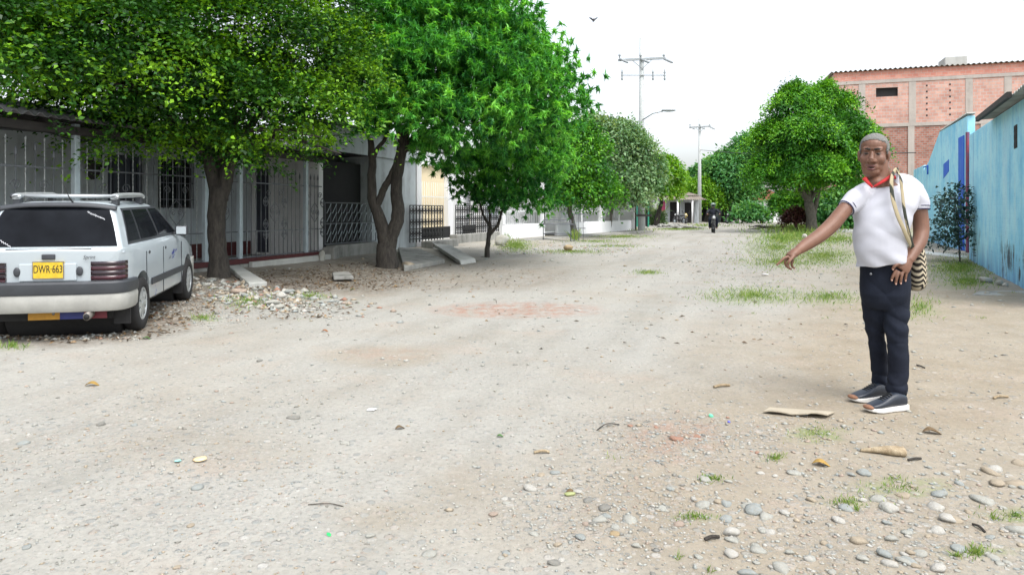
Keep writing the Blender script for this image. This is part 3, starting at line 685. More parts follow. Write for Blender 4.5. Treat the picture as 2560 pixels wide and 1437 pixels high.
# --- sapling at the blue wall
b0 = gp(2400, 655); Ys = b0.y
B = [pblob(*a) for a in [(2385, 500, 32, 32, Ys), (2370, 560, 40, 30, Ys), (2405, 545, 30, 45, Ys), (2365, 590, 34, 18, Ys), (2400, 590, 28, 16, Ys), (2395, 470, 14, 12, Ys)]]
tr = [([b0 - Vector((0, 0, .05)), pt(2398, 620, Ys), pt(2394, 560, Ys), pt(2388, 490, Ys)], [0.022, 0.018, 0.014, 0.008])] + limbs_to(pt(2397, 610, Ys), B, 0.010)
tree('thin sapling with dark bluish leaves in front of the blue wall', b0, tr, B, 80, 15, 'broad', 0.125, 0.055, 0.34, 'leaf_blue', 'bark_grey', name='sapling')
# ------------------------------------------------------------------ left side of the street (local x along the street, y away from it)
def street_thing(name, label, cat_, t, group=None): return thing(name, label, cat_, SP(t, 0, 0), SA, group)

# ---- house with the long spiked fence
h = street_thing('house', 'low grey house with a sheet roof behind the long spiked fence', 'house', -9)
O = 9.0                                  # local x = t + 9
mb = MB(); mb.wall(0, O + 3.72, 2.0, 2.2, -0.1, 3.12, [(O - .38, O + .46, .24, 2.36), (O + .80, O + 1.72, 1.32, 2.36)]); mb.build('wall', M['wall_grey'], h)
mb = MB(); mb.wall(0, O + 3.72, 1.985, 1.998, 0.20, 0.52, [(O - .38, O + .46, .1, 2.36)]); mb.build('skirting', M['maroon'], h)
mb = MB(); mb.wall(0.0, 2.0 - .006, 0, 0.16, -0.1, 3.0, [(1.45, 1.86, .24, 2.3)])
pw = mb.build('side_wall', M['wall_white'], h); pw.rotation_euler = (0, 0, PI / 2); pw.location = (O + 3.72, 0.0, 0)
mb = MB(); mb.box(O + 3.60, O + 3.63, 1.44, 1.87, .22, 2.3); mb.build('side_door', M['dark_door'], h)
mb = MB(); mb.box(0, O + 3.56, -.22, 1.98, -0.2, 0.20); mb.build('porch_floor', M['concrete'], h, 0.02)
mb = MB(); mb.box(0, O + 3.5, -.14, -.02, 0.202, 0.30); mb.build('threshold', M['maroon'], h, 0.006)
d = MB(); d.box(O - .38, O + .46, 2.08, 2.13, .24, 2.36)
for i in range(6):
    x = O - .34 + i * .135; d.box(x, x + .105, 2.06, 2.082, .4, 2.25)
dd = d.build('door', M['dark_door'], h); k = MB(); k.ell((O + .38, 2.03, 1.2), (.025, .03, .025)); k.build('handle', M['steel_post'], dd)
f = MB(); f.wall(O + .80, O + 1.72, 2.04, 2.10, 1.32, 2.36, [(O + .85, O + 1.67, 1.37, 2.31)])
wf = f.build('window', M['wood_dark'], h)
g = MB(); g.box(O + .84, O + 1.68, 2.10, 2.12, 1.36, 2.32); g.build('pane', M['glass'], wf)
g = MB()
for i in range(9): g.tube([(O + .80 + .115 * i, 1.97, 1.30), (O + .80 + .115 * i, 1.97, 2.38)], .009, 6)
for z in (1.5, 1.85, 2.2): g.box(O + .78, O + 1.74, 1.962, 1.978, z - .01, z + .01)
g.build('window_grille', M['iron_grey'], wf)
r = MB(); r.corr(-.3, O + 3.9, -.35, 2.60, 4.6, 3.50, 0.18, 0.028); r.build('roof', M['roof_fibre'], h)
bmz = MB()
bmz.box(0, O + 3.7, -.10, .02, 2.40, 2.52); bmz.box(0, O + 3.7, 0.9, 1.0, 2.58, 2.68)
for i in range(14): bmz.beam((i * .95 + .2, -.25, 2.535), (i * .95 + .2, 2.0, 2.935), .06, .09)
bmz.build('beam', M['wood_dark'], h)
c = MB(); c.tube(cat([(0, -.05, 2.36), (2.5, .02, 2.22), (O - 3.4, -.02, 2.40), (O - 2.6, -.02, 2.34), (O - 1, .0, 2.45)], 8), .012, 6); c.tube(cat([(0, .05, 2.42), (3.5, .02, 2.33), (O - 2.6, 0.0, 2.42)], 8), .010, 6)
c.build('cable', M['iron_black'], h)
wl = MB(); wl.ell((O - .74, 1.93, 2.04), (.14, .07, .2)); wl.box(O - .80, O - .68, 1.95, 2.0, 1.9, 2.2); wl.tube([(O - .58, 1.9, 2.12), (O - .52, 1.92, 2.10)], .05, 8)
wl.build('wall_ornament', M['wood_dark'], h)  # dark round ornament on the wall, its use not known

# ---- its fence
fn = street_thing('iron_fence', 'tall grey iron fence with spear points and scrolls along the porch', 'fence', -9)
ZB = 0.205
for t_ in (-2.6, 0.0, .905, 3.04):
    p = MB(); top = 2.57 if t_ < -2 else 2.44
    p.box(O + t_ - .045, O + t_ + .045, -.055, .035, ZB, top); p.box(O + t_ - .06, O + t_ + .06, -.075, .055, ZB, ZB + .02)
    p.build('post', M['steel_post'], fn, .008)
def spear(mb, x, y, z0, z1, r=.009, tip=True, mi=0):
    mb.tube([(x, y, z0), (x, y, z1)], r, 6, mi)
    if tip: mb.tube([(x, y, z1 - .01), (x, y, z1 + .03), (x, y, z1 + .07), (x, y, z1 + .15)], [.010, .022, .020, .002], 6, mi)
def twist(mb, x, y, z0, z1, mi=1):
    n = int((z1 - z0) / .035); mb.tube([(x, y, z0 + (z1 - z0) * i / n) for i in range(n + 1)], [.006 if i % 2 else .012 for i in range(n + 1)], 6, mi)
def scroll(mb, cx, cz, y, s, flip=1, r=.007, mi=0, turns=1.35):
    pts = []
    for i in range(22):
        a = i / 21 * turns * 2 * PI; rr = s * (1 - .8 * i / 21)
        pts.append((cx + flip * (rr * math.cos(a)) , y, cz + rr * math.sin(a)))
    mb.tube(pts, r, 5, mi)
def leafy(mb, cx, cz, y, s, mi=0):
    for fl in (-1, 1):
        mb.tube(cat([(cx, y, cz - s), (cx + fl * s * .7, y, cz - s * .2), (cx + fl * s * .5, y, cz + s * .5), (cx, y, cz + s)], 5), .008, 5, mi)
        scroll(mb, cx + fl * s * .35, cz, y, s * .28, fl, .007, mi)
for (ta, tb, kind) in ((-9, -2.66, 0), (-2.54, -.06, 0), (.06, .85, 1), (.97, 2.98, 2), (3.1, 3.66, 2)):
    m_ = MB(); a, b_ = O + ta, O + tb; y = 0
    zt = 2.03 if kind == 0 else 1.98
    m_.box(a, b_, y - .012, y + .012, ZB + .10, ZB + .125); m_.box(a, b_, y - .012, y + .012, zt - .16, zt - .135); m_.box(a, b_, y - .012, y + .012, ZB + .62, ZB + .64)
    n = max(3, int((b_ - a) / .135))
    for i in range(1, n):
        x = a + (b_ - a) * i / n
        if kind == 0 and i % 2: twist(m_, x, y, ZB + .02, zt + .22); m_.ell((x, y, zt + .25), (.016, .016, .04), None, 8, 6, 1)
        elif kind == 2 and i % 2: spear(m_, x, y, ZB - .02, zt); m_.tube([(x, y - .014, ZB + .0), (x, y - .014, ZB + .66)], .008, 5, 1)
        else: spear(m_, x, y, ZB - .02, zt + (.08 if i % 3 == 0 else 0))
    k = max(1, int((b_ - a) / 1.1))
    for i in range(k):
        cx_ = a + (b_ - a) * (i + .5) / k
        leafy(m_, cx_, 1.22, y - .012, .22)
        scroll(m_, cx_ - .2, 1.62, y - .012, .08, -1); scroll(m_, cx_ + .2, 1.62, y - .012, .08, 1)
        if kind == 2:
            for zz in (.75, .98, 1.45): leafy(m_, cx_ + .3, zz, y - .012, .11); leafy(m_, cx_ - .3, zz, y - .012, .11)
    m_.build('gate_panel' if kind == 1 else 'fence_panel', [M['iron_grey'], M['iron_bead']], fn)
hd = MB(); hd.box(O + .14, O + .2, -.04, .03, 1.12, 1.4); hd.ell((O + .17, -.05, 1.26), (.02, .03, .02)); hd.build('gate_lock', M['iron_black'], fn)

# ---- plank ramp and kerb before it
kb = street_thing('kerb_wall', 'stained low concrete kerb under the scrolled fence', 'kerb', .9)
mb = MB(); mb.box(0, 2.9, -.34, -.23, -.25, .24); mb.build('kerb_block', M['concrete_pale'], kb, .02)
def slab(name, label, px_list, th=.07, mat='concrete_pale', cat_='ramp', group=None):
    """a tilted concrete slab given by its four top corners (pixel, pixel row, height above ground)"""
    P = []
    for px, py, z in px_list:
        Y = (CH - z) * F / (py - HY); P.append(Vector(((px - CX) * Y / F, Y, z)))
    c = sum(P, Vector()) / 4; c.z = 0
    n = (P[1] - P[0]).cross(P[2] - P[0]).normalized()
    if n.z < 0: n = -n
    mb = MB(); mb.add([p - c for p in P] + [p - c - n * th for p in P], [(0, 1, 2, 3), (7, 6, 5, 4), (0, 4, 5, 1), (1, 5, 6, 2), (2, 6, 7, 3), (3, 7, 4, 0)])
    o = mb.build(name, M[mat], None, .015); o.location = c
    return tag(o, label, cat_, group)
slab('concrete_ramp', 'grey concrete ramp leaning beside the dark trunk of the broad tree', [(570, 664, .22), (598, 662, .22), (668, 704, .12), (622, 708, .12)], .08)
slab('concrete_ramp', 'wide cracked concrete ramp just right of the forked mango trunk', [(995, 618, .26), (1052, 622, .24), (1112, 648, .10), (1010, 668, .08)], .10, 'concrete')
slab('concrete_ramp', 'broken concrete ramp in front of the gap between black railings', [(1082, 608, .30), (1126, 612, .30), (1188, 646, .10), (1150, 652, .09)], .12)
slab('concrete_slab', 'flat worn concrete slab in the dirt left of the mango trunk', [(830, 680, .12), (872, 678, .12), (884, 690, .11), (834, 692, .11)], .06, 'concrete', 'slab')

# ---- dark open porch house
h = street_thing('house', 'house with a dark open porch behind the slanted bar railing', 'house', 3.9)
mb = MB(); mb.wall(0, 4.5, 3.2, 3.35, -.1, 3.3); mb.build('back_wall', M['dark_void'], h)  # porch walls and ceiling coloured near-black for the shade inside
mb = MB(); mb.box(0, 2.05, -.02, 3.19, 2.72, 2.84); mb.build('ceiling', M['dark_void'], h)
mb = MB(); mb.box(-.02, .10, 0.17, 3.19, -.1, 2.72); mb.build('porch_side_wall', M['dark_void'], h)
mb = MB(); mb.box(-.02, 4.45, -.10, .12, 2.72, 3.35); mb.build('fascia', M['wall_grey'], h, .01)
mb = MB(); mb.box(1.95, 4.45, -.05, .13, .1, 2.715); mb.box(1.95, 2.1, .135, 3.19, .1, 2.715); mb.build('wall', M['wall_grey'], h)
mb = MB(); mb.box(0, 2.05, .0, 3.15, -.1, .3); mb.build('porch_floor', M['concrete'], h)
mb = MB(); mb.box(.0, 1.95, .30, .33, .3, 2.5); mb.build('inner_screen', M['dark_void'], h)  # solid near-black sheet across the opening, standing in for porch shade
mb = MB(); mb.corr(-.05, 4.5, -.3, 3.38, 4.5, 4.1, .18, .025); mb.build('roof', M['roof_fibre'], h)
pl = street_thing('plinth', 'mouldy concrete plinth under the slanted bar railing', 'plinth', 3.55)
mb = MB(); mb.box(0.25, 2.3, -.30, -.02, -.2, .43); mb.box(0, .24, -.42, -.10, -.2, .40); mb.build('plinth_block', M['concrete'], pl, .025)
rl = street_thing('porch_railing', 'low grey railing of slanted bars in front of the dark porch', 'railing', 3.5)
mb = MB(); L_ = 2.28
for z in (.47, .95, 1.45): mb.box(0, L_, -.225, -.2, z - .012, z + .012)
n = 10
for i in range(n + 1):
    x = L_ * i / n; mb.box(x - .009, x + .009, -.221, -.203, .46, 1.46)
    if i < n:
        for (za, zb) in ((.52, .76), (.7, .95), (1.0, 1.22), (1.2, 1.42)): mb.tube([(x + .04, -.235, za), (x + L_ / n - .02, -.235, zb)], .008, 5, 1)
mb.build('bar_panel', [M['iron_grey'], M['steel_post']], rl)

# ---- cream fronted house with the ornate black railings
h = street_thing('house', 'white house with a cream recess behind ornate black railings', 'house', 8.45)
mb = MB(); mb.wall(0, 7.2, 1.3, 1.45, -.1, 3.3, [(2.4, 5.1, .3, 2.9)]); mb.build('wall', M['wall_white_clean'], h)
mb = MB(); mb.box(2.4, 5.1, 1.46, 1.55, .2, 2.95); mb.build('cream_wall', M['wall_cream'], h)
mb = MB(); mb.box(0, .3, -.05, 1.29, -.1, 2.7); mb.build('pilaster', M['wall_white_clean'], h)
mb = MB(); mb.box(3.2, 3.45, -.05, .2, .2, 2.9); mb.build('pilaster', M['wall_white_clean'], h, .01)
mb = MB(); mb.box(5.2, 5.45, -.05, .2, .35, 2.9); mb.build('pilaster', M['wall_white_clean'], h, .01)
mb = MB(); mb.box(0, 7.2, -.02, 1.29, -.1, .22); mb.build('porch_floor', M['concrete_pale'], h)
mb = MB(); mb.box(5.7, 6.4, 1.26, 1.295, 1.0, 2.2); mb.build('window', M['glass'], h)
mb = MB(); mb.corr(-.1, 7.4, 1.15, 3.45, 5.5, 4.1, .18, .025); mb.build('roof', M['roof_fibre'], h)
g = MB()
for i in range(15): g.tube([(2.45 + i * .18, 1.22, .25), (2.45 + i * .18, 1.22, 2.3)], .007, 5)
g.box(2.4, 5.1, 1.21, 1.23, 1.75, 1.78); g.build('inner_screen', M['iron_white'], h)
def ornate(label, t0, L_, z0, z1):
    r_ = street_thing('ornate_railing', label, 'railing', t0)
    m_ = MB(); y = -.18
    for z in (z0, z0 + .3, z1): m_.box(0, L_, y - .014, y + .014, z - .014, z + .014)
    n = max(4, int(L_ / .19))
    for i in range(n + 1):
        x = L_ * i / n; m_.box(x - .013, x + .013, y - .012, y + .012, z0 - .1, z1)
        if i < n:
            xc = x + L_ / n / 2
            for zz in (z0 + .16, (z0 + z1) / 2, z1 - .16): leafy(m_, xc, zz, y, .10); m_.ell((xc, y, zz), (.025, .012, .035), None, 8, 6)
    m_.build('scroll_panel', M['iron_black'], r_)
    return r_
ornate('ornate black iron railing beside the mango trunk before the cream recess', 7.75, 2.25, .42, 1.42)
ornate('ornate black iron railing on the concrete plinth behind the young mango', 11.0, 4.5, .52, 1.45)
for (t_, L_, lab) in ((7.9, 3.1, 'black sheet metal guard low behind the first ornate railing'), (11.7, 1.5, 'black sheet metal guard low behind the young mango stem')):
    g = street_thing('metal_guard', lab, 'guard panel', t_); mb = MB(); mb.box(0, L_, .02, .05, .36, .74); mb.build('sheet', M['dark_void'], g)
pl = street_thing('plinth', 'mossy concrete plinth wall under the second ornate railing', 'plinth', 10.8)
mb = MB(); mb.box(0, 4.9, -.34, -.04, -.2, .46); mb.build('plinth_block', M['concrete'], pl, .025)
pl = street_thing('concrete_step', 'broken concrete step with mould under the first ornate railing', 'step', 8.1)
mb = MB(); mb.box(0, 1.9, -.75, -.36, -.2, .36); mb.build('step_block', M['concrete'], pl, .03)

# ---- white fenced house further on
A4 = gp(1252, 598); B4 = gp(1588, 577)
d4 = (B4 - A4); L4 = Vector((d4.x, d4.y)).length; a4 = math.atan2(d4.y, d4.x)
h = thing('house', 'long white walled house with white barred openings', 'house', (A4.x, A4.y, 0), a4)
zb = .12
ops = [(.5 + i * 2.6, 2.2 + i * 2.6, .75, 2.2) for i in range(5)]
mb = MB(); mb.wall(0, L4, 1.2, 1.4, 0, 3.5, [(.8, 2.0, .9, 2.2), (5.2, 6.4, .2, 2.3), (8.0, 9.4, .9, 2.2)]); mb.build('wall', M['wall_white_clean'], h)
mb = MB(); mb.box(.8, 2.0, 1.3, 1.34, .9, 2.2); mb.box(8.0, 9.4, 1.3, 1.34, .9, 2.2); mb.build('window', M['wall_grey'], h)
mb = MB(); mb.box(5.2, 6.4, 1.3, 1.34, .2, 2.3); mb.build('door', M['concrete_pale'], h)
mb = MB(); mb.box(L4 - .2, L4, -.02, 1.19, 0, 3.4); mb.build('end_wall', M['wall_white_clean'], h)
mb = MB(); mb.corr(-.2, L4 + .2, -.3, 3.55, 6, 4.3, .2, .025); mb.build('roof', M['roof_fibre'], h)
mb = MB(); mb.box(0, L4, -1.1, 1.19, -.1, .14); mb.build('terrace', M['concrete'], h, .03)
fw = thing('white_fence', 'white barred fence on a low white wall before the long white house', 'fence', (A4.x, A4.y, 0), a4)
gate = (3.7, 5.0)
for a, b_ in ((0, gate[0]), (gate[1], L4 - .25)):
    mb = MB(); mb.box(a, b_, -.08, .08, .05, .72); mb.build('low_wall', M['wall_white_clean'], fw, .015)
    n = int((b_ - a) / .16); m_ = MB()
    for i in range(1, n): m_.tube([(a + (b_ - a) * i / n, 0, .70), (a + (b_ - a) * i / n, 0, 2.25)], .014, 6)
    for z in (1.25, 2.1): m_.box(a, b_, -.015, .015, z - .02, z + .02)
    m_.build('bar_panel', M['iron_white'], fw)
    for x in np.arange(a + .1, b_ + .05, (b_ - a - .2) / max(1, round((b_ - a) / 2.6))):
        q = MB(); q.box(x - .1, x + .1, -.1, .1, .721, 2.5); q.build('pillar', M['wall_white_clean'], fw, .01)
m_ = MB()
for i in range(10): m_.tube([(gate[0] + .1 + i * .12, 0, .3), (gate[0] + .1 + i * .12, 0, 2.0)], .016, 6)
for z in (.32, 1.0, 1.98): m_.box(gate[0] + .05, gate[1] - .05, -.02, .02, z - .02, z + .02)
m_.build('gate', M['iron_white'], fw)
m_ = MB(); m_.box(gate[0] - .12, gate[0] - .06, -.12, -.09, .7, 1.9); m_.build('gate_post', M['iron_black'], fw)

# metal rack beside the slim tree
rk = thing('metal_rack', 'thin grey metal rack standing on the pavement by the slim leaning tree', 'rack', gp(1405, 603))
m_ = MB()
for x in (-.75, .35):
    m_.tube([(x, 0, 0), (x, 0, .85)], .018, 6)
m_.box(-.9, .45, -.2, .2, .66, .70)
for z in (.3, .85): m_.box(-.75, .35, -.015, .015, z - .015, z + .015)
for i in range(3): m_.tube([(.5 + i * .18, .1, 0), (.5 + i * .18, .1, 1.1)], .012, 6)
m_.box(.45, .95, .085, .115, 1.06, 1.1); m_.box(.45, .95, .085, .115, .5, .53)
m_.build('rack_frame', M['iron_grey'], rk)
# ------------------------------------------------------------------ poles and wires
def pole(label, bx, by, topy, r0, r1, arms, lamp=None, Y=None):
    b = gp(bx, by) if Y is None else Vector(((bx - CX) * Y / F, Y, 0)); Yp = b.y
    t = thing('utility_pole', label, 'utility pole', b, 0)
    H = CH - (topy - HY) * Yp / F - b.z
    m_ = MB(); m_.tube([(0, 0, -.2), (0, 0, H * .5), (0, 0, H)], [r0, (r0 + r1) / 2, r1], 14); m_.build('shaft', M['pole_concrete'], t)
    for (ypx, xa, xb, thick, ins) in arms:
        z = CH - (ypx - HY) * Yp / F - b.z; k = Yp / F
        a = MB(); a.beam((xa * k, -r1 - .04, z - .06 * (0 if thick < .1 else 1)), (xb * k, -r1 - .04, z + .06 * (0 if thick < .1 else 1)), thick, thick); 
        if thick >= .1:
            a.beam((xa * k * .45, -r1 - .06, z - .02), (0, -r1 - .06, z - .55), .04, .04); a.beam((xb * k * .45, -r1 - .06, z), (0, -r1 - .06, z - .55), .04, .04)
        ar = a.build('crossarm', M['iron_galv'], t)
        for x in ins:
            i_ = MB(); zz = z + (.06 if thick >= .1 else -.3)
            if thick >= .1: i_.tube([(x * k, -r1 - .04, zz - .02), (x * k, -r1 - .04, zz + .08), (x * k, -r1 - .04, zz + .14), (x * k, -r1 - .04, zz + .24)], [.03, .03, .085, .05], 8); i_.tube([(x * k, -r1 - .1, z), (x * k + .25, -r1 - .35, z - .18), (x * k + .4, -r1 - .5, z - .3)], [.06, .075, .05], 8)
            else: i_.tube([(x * k, -r1 - .04, zz + j * .09) for j in range(8)], [.03, .075, .03, .075, .03, .075, .03, .03], 8)
            i_.build('insulator', M['iron_galv'], ar)
    if lamp:
        (y0, x1, y1) = lamp; k = Yp / F
        z0 = CH - (y0 - HY) * Yp / F - b.z; z1 = CH - (y1 - HY) * Yp / F - b.z
        a = MB(); a.tube([(0, -r0, z0), (x1 * k * .5, -r0 - .2, (z0 + z1) / 2 + .12), (x1 * k, -r0 - .4, z1)], .035, 6); ar = a.build('lamp_arm', M['iron_galv'], t)
        q = MB(); q.ell((x1 * k + .3, -r0 - .45, z1 + .04), (.42, .14, .09)); q.build('lamp_head', M['iron_galv'], ar)
    return t, H, b
M['iron_galv'] = plain('galvanised_iron', (0.33, 0.36, 0.37), 0.5, 0.2, 5)
P1, H1, B1 = pole('tall pale concrete utility pole with two crossarms and a street lamp', 1604, 580, 95, .22, .12, [(150, -60, 58, .12, (-56, -4, 54)), (190, -52, 57, .05, (-50, 27, 56))], (302, 48, 282))
P2, H2, B2 = pole('farther concrete utility pole with a single crossarm above the feathery tree', 1749, 557, 297, .22, .12, [(318, -27, 26, .14, (-25, 0, 24))], None, Y=72)
t, _, B3 = pole('distant slim utility pole standing among the trees where the street bends', 1881, 552, 385, .18, .12, [(392, -9, 9, .12, (-8, 8))], None, Y=100)
# a bracket box near the foot of the tall pole and guards
q = MB(); q.tube([(-.36, -.06, 0), (-.36, -.06, 1.9)], .05, 8); q.box(-.42, .55, -.28, -.2, .9, 1.02)
gd = thing('pole_guard', 'short wooden stub and rail strapped at the foot of the tall pole', 'guard', B1); q.build('guard_rail', M['wood_dark'], gd)
def wire(label, a, b_, sag=.6, r=.012):
    a = Vector(a); b_ = Vector(b_); pts = []
    for i in range(25):
        s = i / 24; p = a.lerp(b_, s); p.z -= sag * 4 * s * (1 - s); pts.append(p - a)
    m_ = MB(); m_.tube(pts, r, 5); o = m_.build('overhead_cable', M['iron_black'], None); o.location = a
    return tag(o, label, 'cable')
wire('dark overhead cable crossing in front of the big round tree to the brick building', pt(1750, 375, 72), pt(2290, 382, 33), .25, .022)
wire('thin overhead cable from the farther utility pole to the left trees', pt(1749, 432, 72), pt(1640, 440, 60), .4, .016)
wire('thin overhead cable sagging from the tall utility pole toward the olive tree', pt(1604, 368, 41), pt(1650, 392, 56), .2, .03)

# bird
bd = thing('bird', 'small bird gliding alone in the white sky', 'bird', pt(1484, 52, 40))
m_ = MB(); m_.ell((0, 0, 0), (.07, .16, .06)); m_.tube([(0, .1, 0), (0, .3, -.02)], [.04, .03], 8, flat=.3); m_.ell((0, -.17, .04), (.045, .055, .045))
m_.build('body', M['roof_fibre'], bd)
for s_ in (-1, 1):
    q = MB(); q.tube([(s_ * .03, 0, .02), (s_ * .14, .03, .12), (s_ * .26, .1, .2)], [(.10, .015), (.08, .01), (.015, .005)], 8, up=(1, 0, 0)); q.build('wing', M['roof_fibre'], bd)

# ------------------------------------------------------------------ far left houses
def far_house(label, px0, px1, base_y, top_y, Y, m_wall, roofm, depth=7, ang=SA - .25):
    c = Vector(((px0 - CX) * Y / F, Y, 0)); L = (px1 - px0) * Y / F
    return c, L
Yg = 48
c = Vector(((1575 - CX) * Yg / F, Yg, 0)); h = thing('house', 'small green walled house in shade behind the tall pole', 'house', c, 0)
M['green_wall'] = stained('green_plaster', (0.03, 0.26, 0.17), (0.02, 0.12, 0.09))
m_ = MB(); m_.wall(0, 1.35, 0, .2, 0, 3.0, [(.55, 1.25, .1, 2.2)]); m_.build('wall', M['green_wall'], h)
m_ = MB(); m_.box(.55, 1.25, .1, .14, .1, 2.2); m_.build('door', M['dark_void'], h)
m_ = MB(); m_.corr(-.2, 1.6, -.6, 2.95, 4, 3.6, .2, .025); m_.build('roof', M['roof_rust'], h)
cp = thing('concrete_post', 'short pale concrete post between the green house and the pink door', 'post', Vector(((1639 - CX) * 56 / F, 56, 0)))
m_ = MB(); m_.box(-.16, .16, -.16, .16, 0, 2.7); m_.build('post_shaft', M['concrete_pale'], cp, .02)
simple_tree('spiky green plant at the foot of the short concrete post', 1640, 566, [(1640, 555)], [(1640, 545, 14, 16), (1636, 553, 18, 9)], 60, 30, 'mango', .55, .09, .5, 'leaf_pale', 'bark_dark', Y=54, r=.05, name='plant')
Yh = 66
h = thing('house', 'low porch house with a pink and violet door under a tin porch roof', 'house', Vector(((1648 - CX) * Yh / F, Yh, 0)), .12)
k = Yh / F
M['pink_door'] = None
def door_mat():
    m, nt, b = new_mat('pink_violet_door')
    tc = nd(nt, 'ShaderNodeTexCoord'); sp = nd(nt, 'ShaderNodeSeparateXYZ'); nt.links.new(tc.outputs['Object'], sp.inputs[0])
    c = ramp(nt, math_n(nt, 'MULTIPLY', sp.outputs['Z'], .45), [(.1, (0.55, 0.10, 0.42)), (.35, (0.20, 0.09, 0.45)), (.5, (0.6, .3, .5)), (.55, (0.62, 0.08, 0.18)), (.95, (0.55, 0.12, 0.25))])
    nt.links.new(c, b.inputs['Base Color']); b.inputs['Roughness'].default_value = .5; return m
M['pink_door'] = door_mat()
Lh = 108 * k
m_ = MB(); m_.wall(0, Lh + .2, .9, 1.1, -.1, 2.75, [(.25, .95, 0, 2.2), (1.4, 2.4, .1, 2.15), (2.9, 3.9, .1, 2.1)]); m_.build('wall', M['wall_grey'], h)
m_ = MB(); m_.box(.26, .94, .88, .93, 0, 2.2); m_.box(.2, .28, .86, .95, 0, 2.25, 1); m_.box(.92, 1.0, .86, .95, 0, 2.25, 1); m_.box(.28, .92, .86, .94, 1.05, 1.16, 1)
m_.build('door', [M['pink_door'], M['wall_white_clean']], h)
m_ = MB(); m_.box(1.4, 2.4, 1.0, 1.05, .1, 2.15); m_.box(2.9, 3.9, 1.0, 1.05, .1, 2.1); m_.build('side_door', M['dark_void'], h)
m_ = MB(); m_.corr(-.2, 4.4, -1.0, 2.35, 1.0, 2.75, .2, .03); m_.build('porch_roof', M['roof_rust'], h)
m_ = MB(); m_.corr(-.3, Lh + .4, .8, 2.8, 5, 3.3, .2, .03); m_.build('roof', M['roof_rust'], h)
for x in (1.75 - .2, 3.0):
    m_ = MB(); m_.tube([(x, -.85, -.1), (x, -.85, 2.36)], .09, 10); m_.build('porch_post', M['wall_white_clean'], h)
# parked motorbikes under the far porch (local: y forward)
def motorcycle(name, label, loc, rz, paint, scale=1.0, group=None):
    t = thing(name, label, 'motorcycle', loc, rz, group); t.scale = (scale,) * 3
    for y in (-.64, .64):
        w_ = MB(); w_.tube([(0.0, y + .26 * math.cos(a), .29 + .26 * math.sin(a)) for a in np.linspace(0, 2 * PI, 25)], .055, 8, cap=False)
        wo = w_.build('wheel', M['rubber'], t)
        q = MB()
        for a in np.linspace(0, PI, 6)[:-1]: q.beam((0, y + .24 * math.cos(a), .29 + .24 * math.sin(a)), (0, y - .24 * math.cos(a), .29 - .24 * math.sin(a)), .02, .02)
        q.tube([(-.06, y, .29), (.06, y, .29)], .06, 10); q.build('rim', M['steel_post'], wo)
    b = MB(); b.tube(cat([(0, .42, .92), (0, .2, .72), (0, -.1, .62), (0, -.45, .66)], 4), .035, 8); b.ell((0, .0, .42), (.15, .22, .19)); b.tube([(.13, .1, .36), (.15, -.3, .3), (.15, -.85, .36)], [.03, .045, .05], 8)
    b.beam((.07, .64, .29), (.07, .44, .95), .04, .05); b.beam((-.07, .64, .29), (-.07, .44, .95), .04, .05); b.beam((.08, 0, .38), (.08, -.64, .29), .03, .05); b.beam((-.08, 0, .38), (-.08, -.64, .29), .03, .05)
    b.build('frame', M['iron_black'], t)
    b = MB(); b.ell((0, .16, .80), (.13, .24, .13)); b.build('fuel_tank', paint, t)
    b = MB(); b.ell((0, -.36, .79), (.12, .40, .07)); b.build('seat', M['rubber'], t)
    b = MB(); b.tube(cat([(0, .72, .62), (0, .62, .63), (0, .42, .5)], 4), [(.07, .02)] * 9, 8); b.ell((0, .5, .88), (.12, .09, .15)); b.build('fairing', paint, t)
    b = MB(); b.ell((0, .58, .88), (.085, .05, .085)); b.build('headlight', M['lamp_glass'], t)
    b = MB(); b.tube(cat([(-.36, .28, 1.06), (-.2, .40, 1.03), (0, .43, .98), (.2, .40, 1.03), (.36, .28, 1.06)], 4), .017, 6); b.build('handlebar', M['iron_black'], t)
    for s_ in (-1, 1):
        b = MB(); b.tube([(s_ * .26, .36, 1.03), (s_ * .33, .38, 1.18)], .008, 5); b.ell((s_ * .34, .38, 1.2), (.07, .015, .045)); b.build('mirror', M['iron_black'], t)
    return t
M['rubber'] = plain('black_rubber', (0.018, 0.018, 0.019), 0.8, 0.3, 20)
M['lamp_glass'] = plain('lamp_glass', (0.55, 0.56, 0.56), 0.15, 0.1, 10, bmp=0)
M['paint_yellow'] = plain('yellow_paint', (0.55, 0.42, 0.06), 0.35, 0.1, 5, coat=.5)
M['paint_dark'] = plain('dark_paint', (0.05, 0.055, 0.06), 0.35, 0.1, 5, coat=.5)
motorcycle('motorcycle', 'parked yellow motorcycle under the far tin porch roof', Vector(((1716 - CX) * 64 / F, 64, .03)), 2.8, M['paint_yellow'])
motorcycle('motorcycle', 'parked dark motorcycle behind the yellow one on the far porch', Vector(((1698 - CX) * 65.2 / F, 65.2, .03)), 2.2, M['paint_dark'])
motorcycle('motorcycle', 'parked dark motorcycle in the shade under the trees at the far bend', Vector(((1830 - CX) * 70 / F, 70, .03)), 2.0, M['paint_dark'])
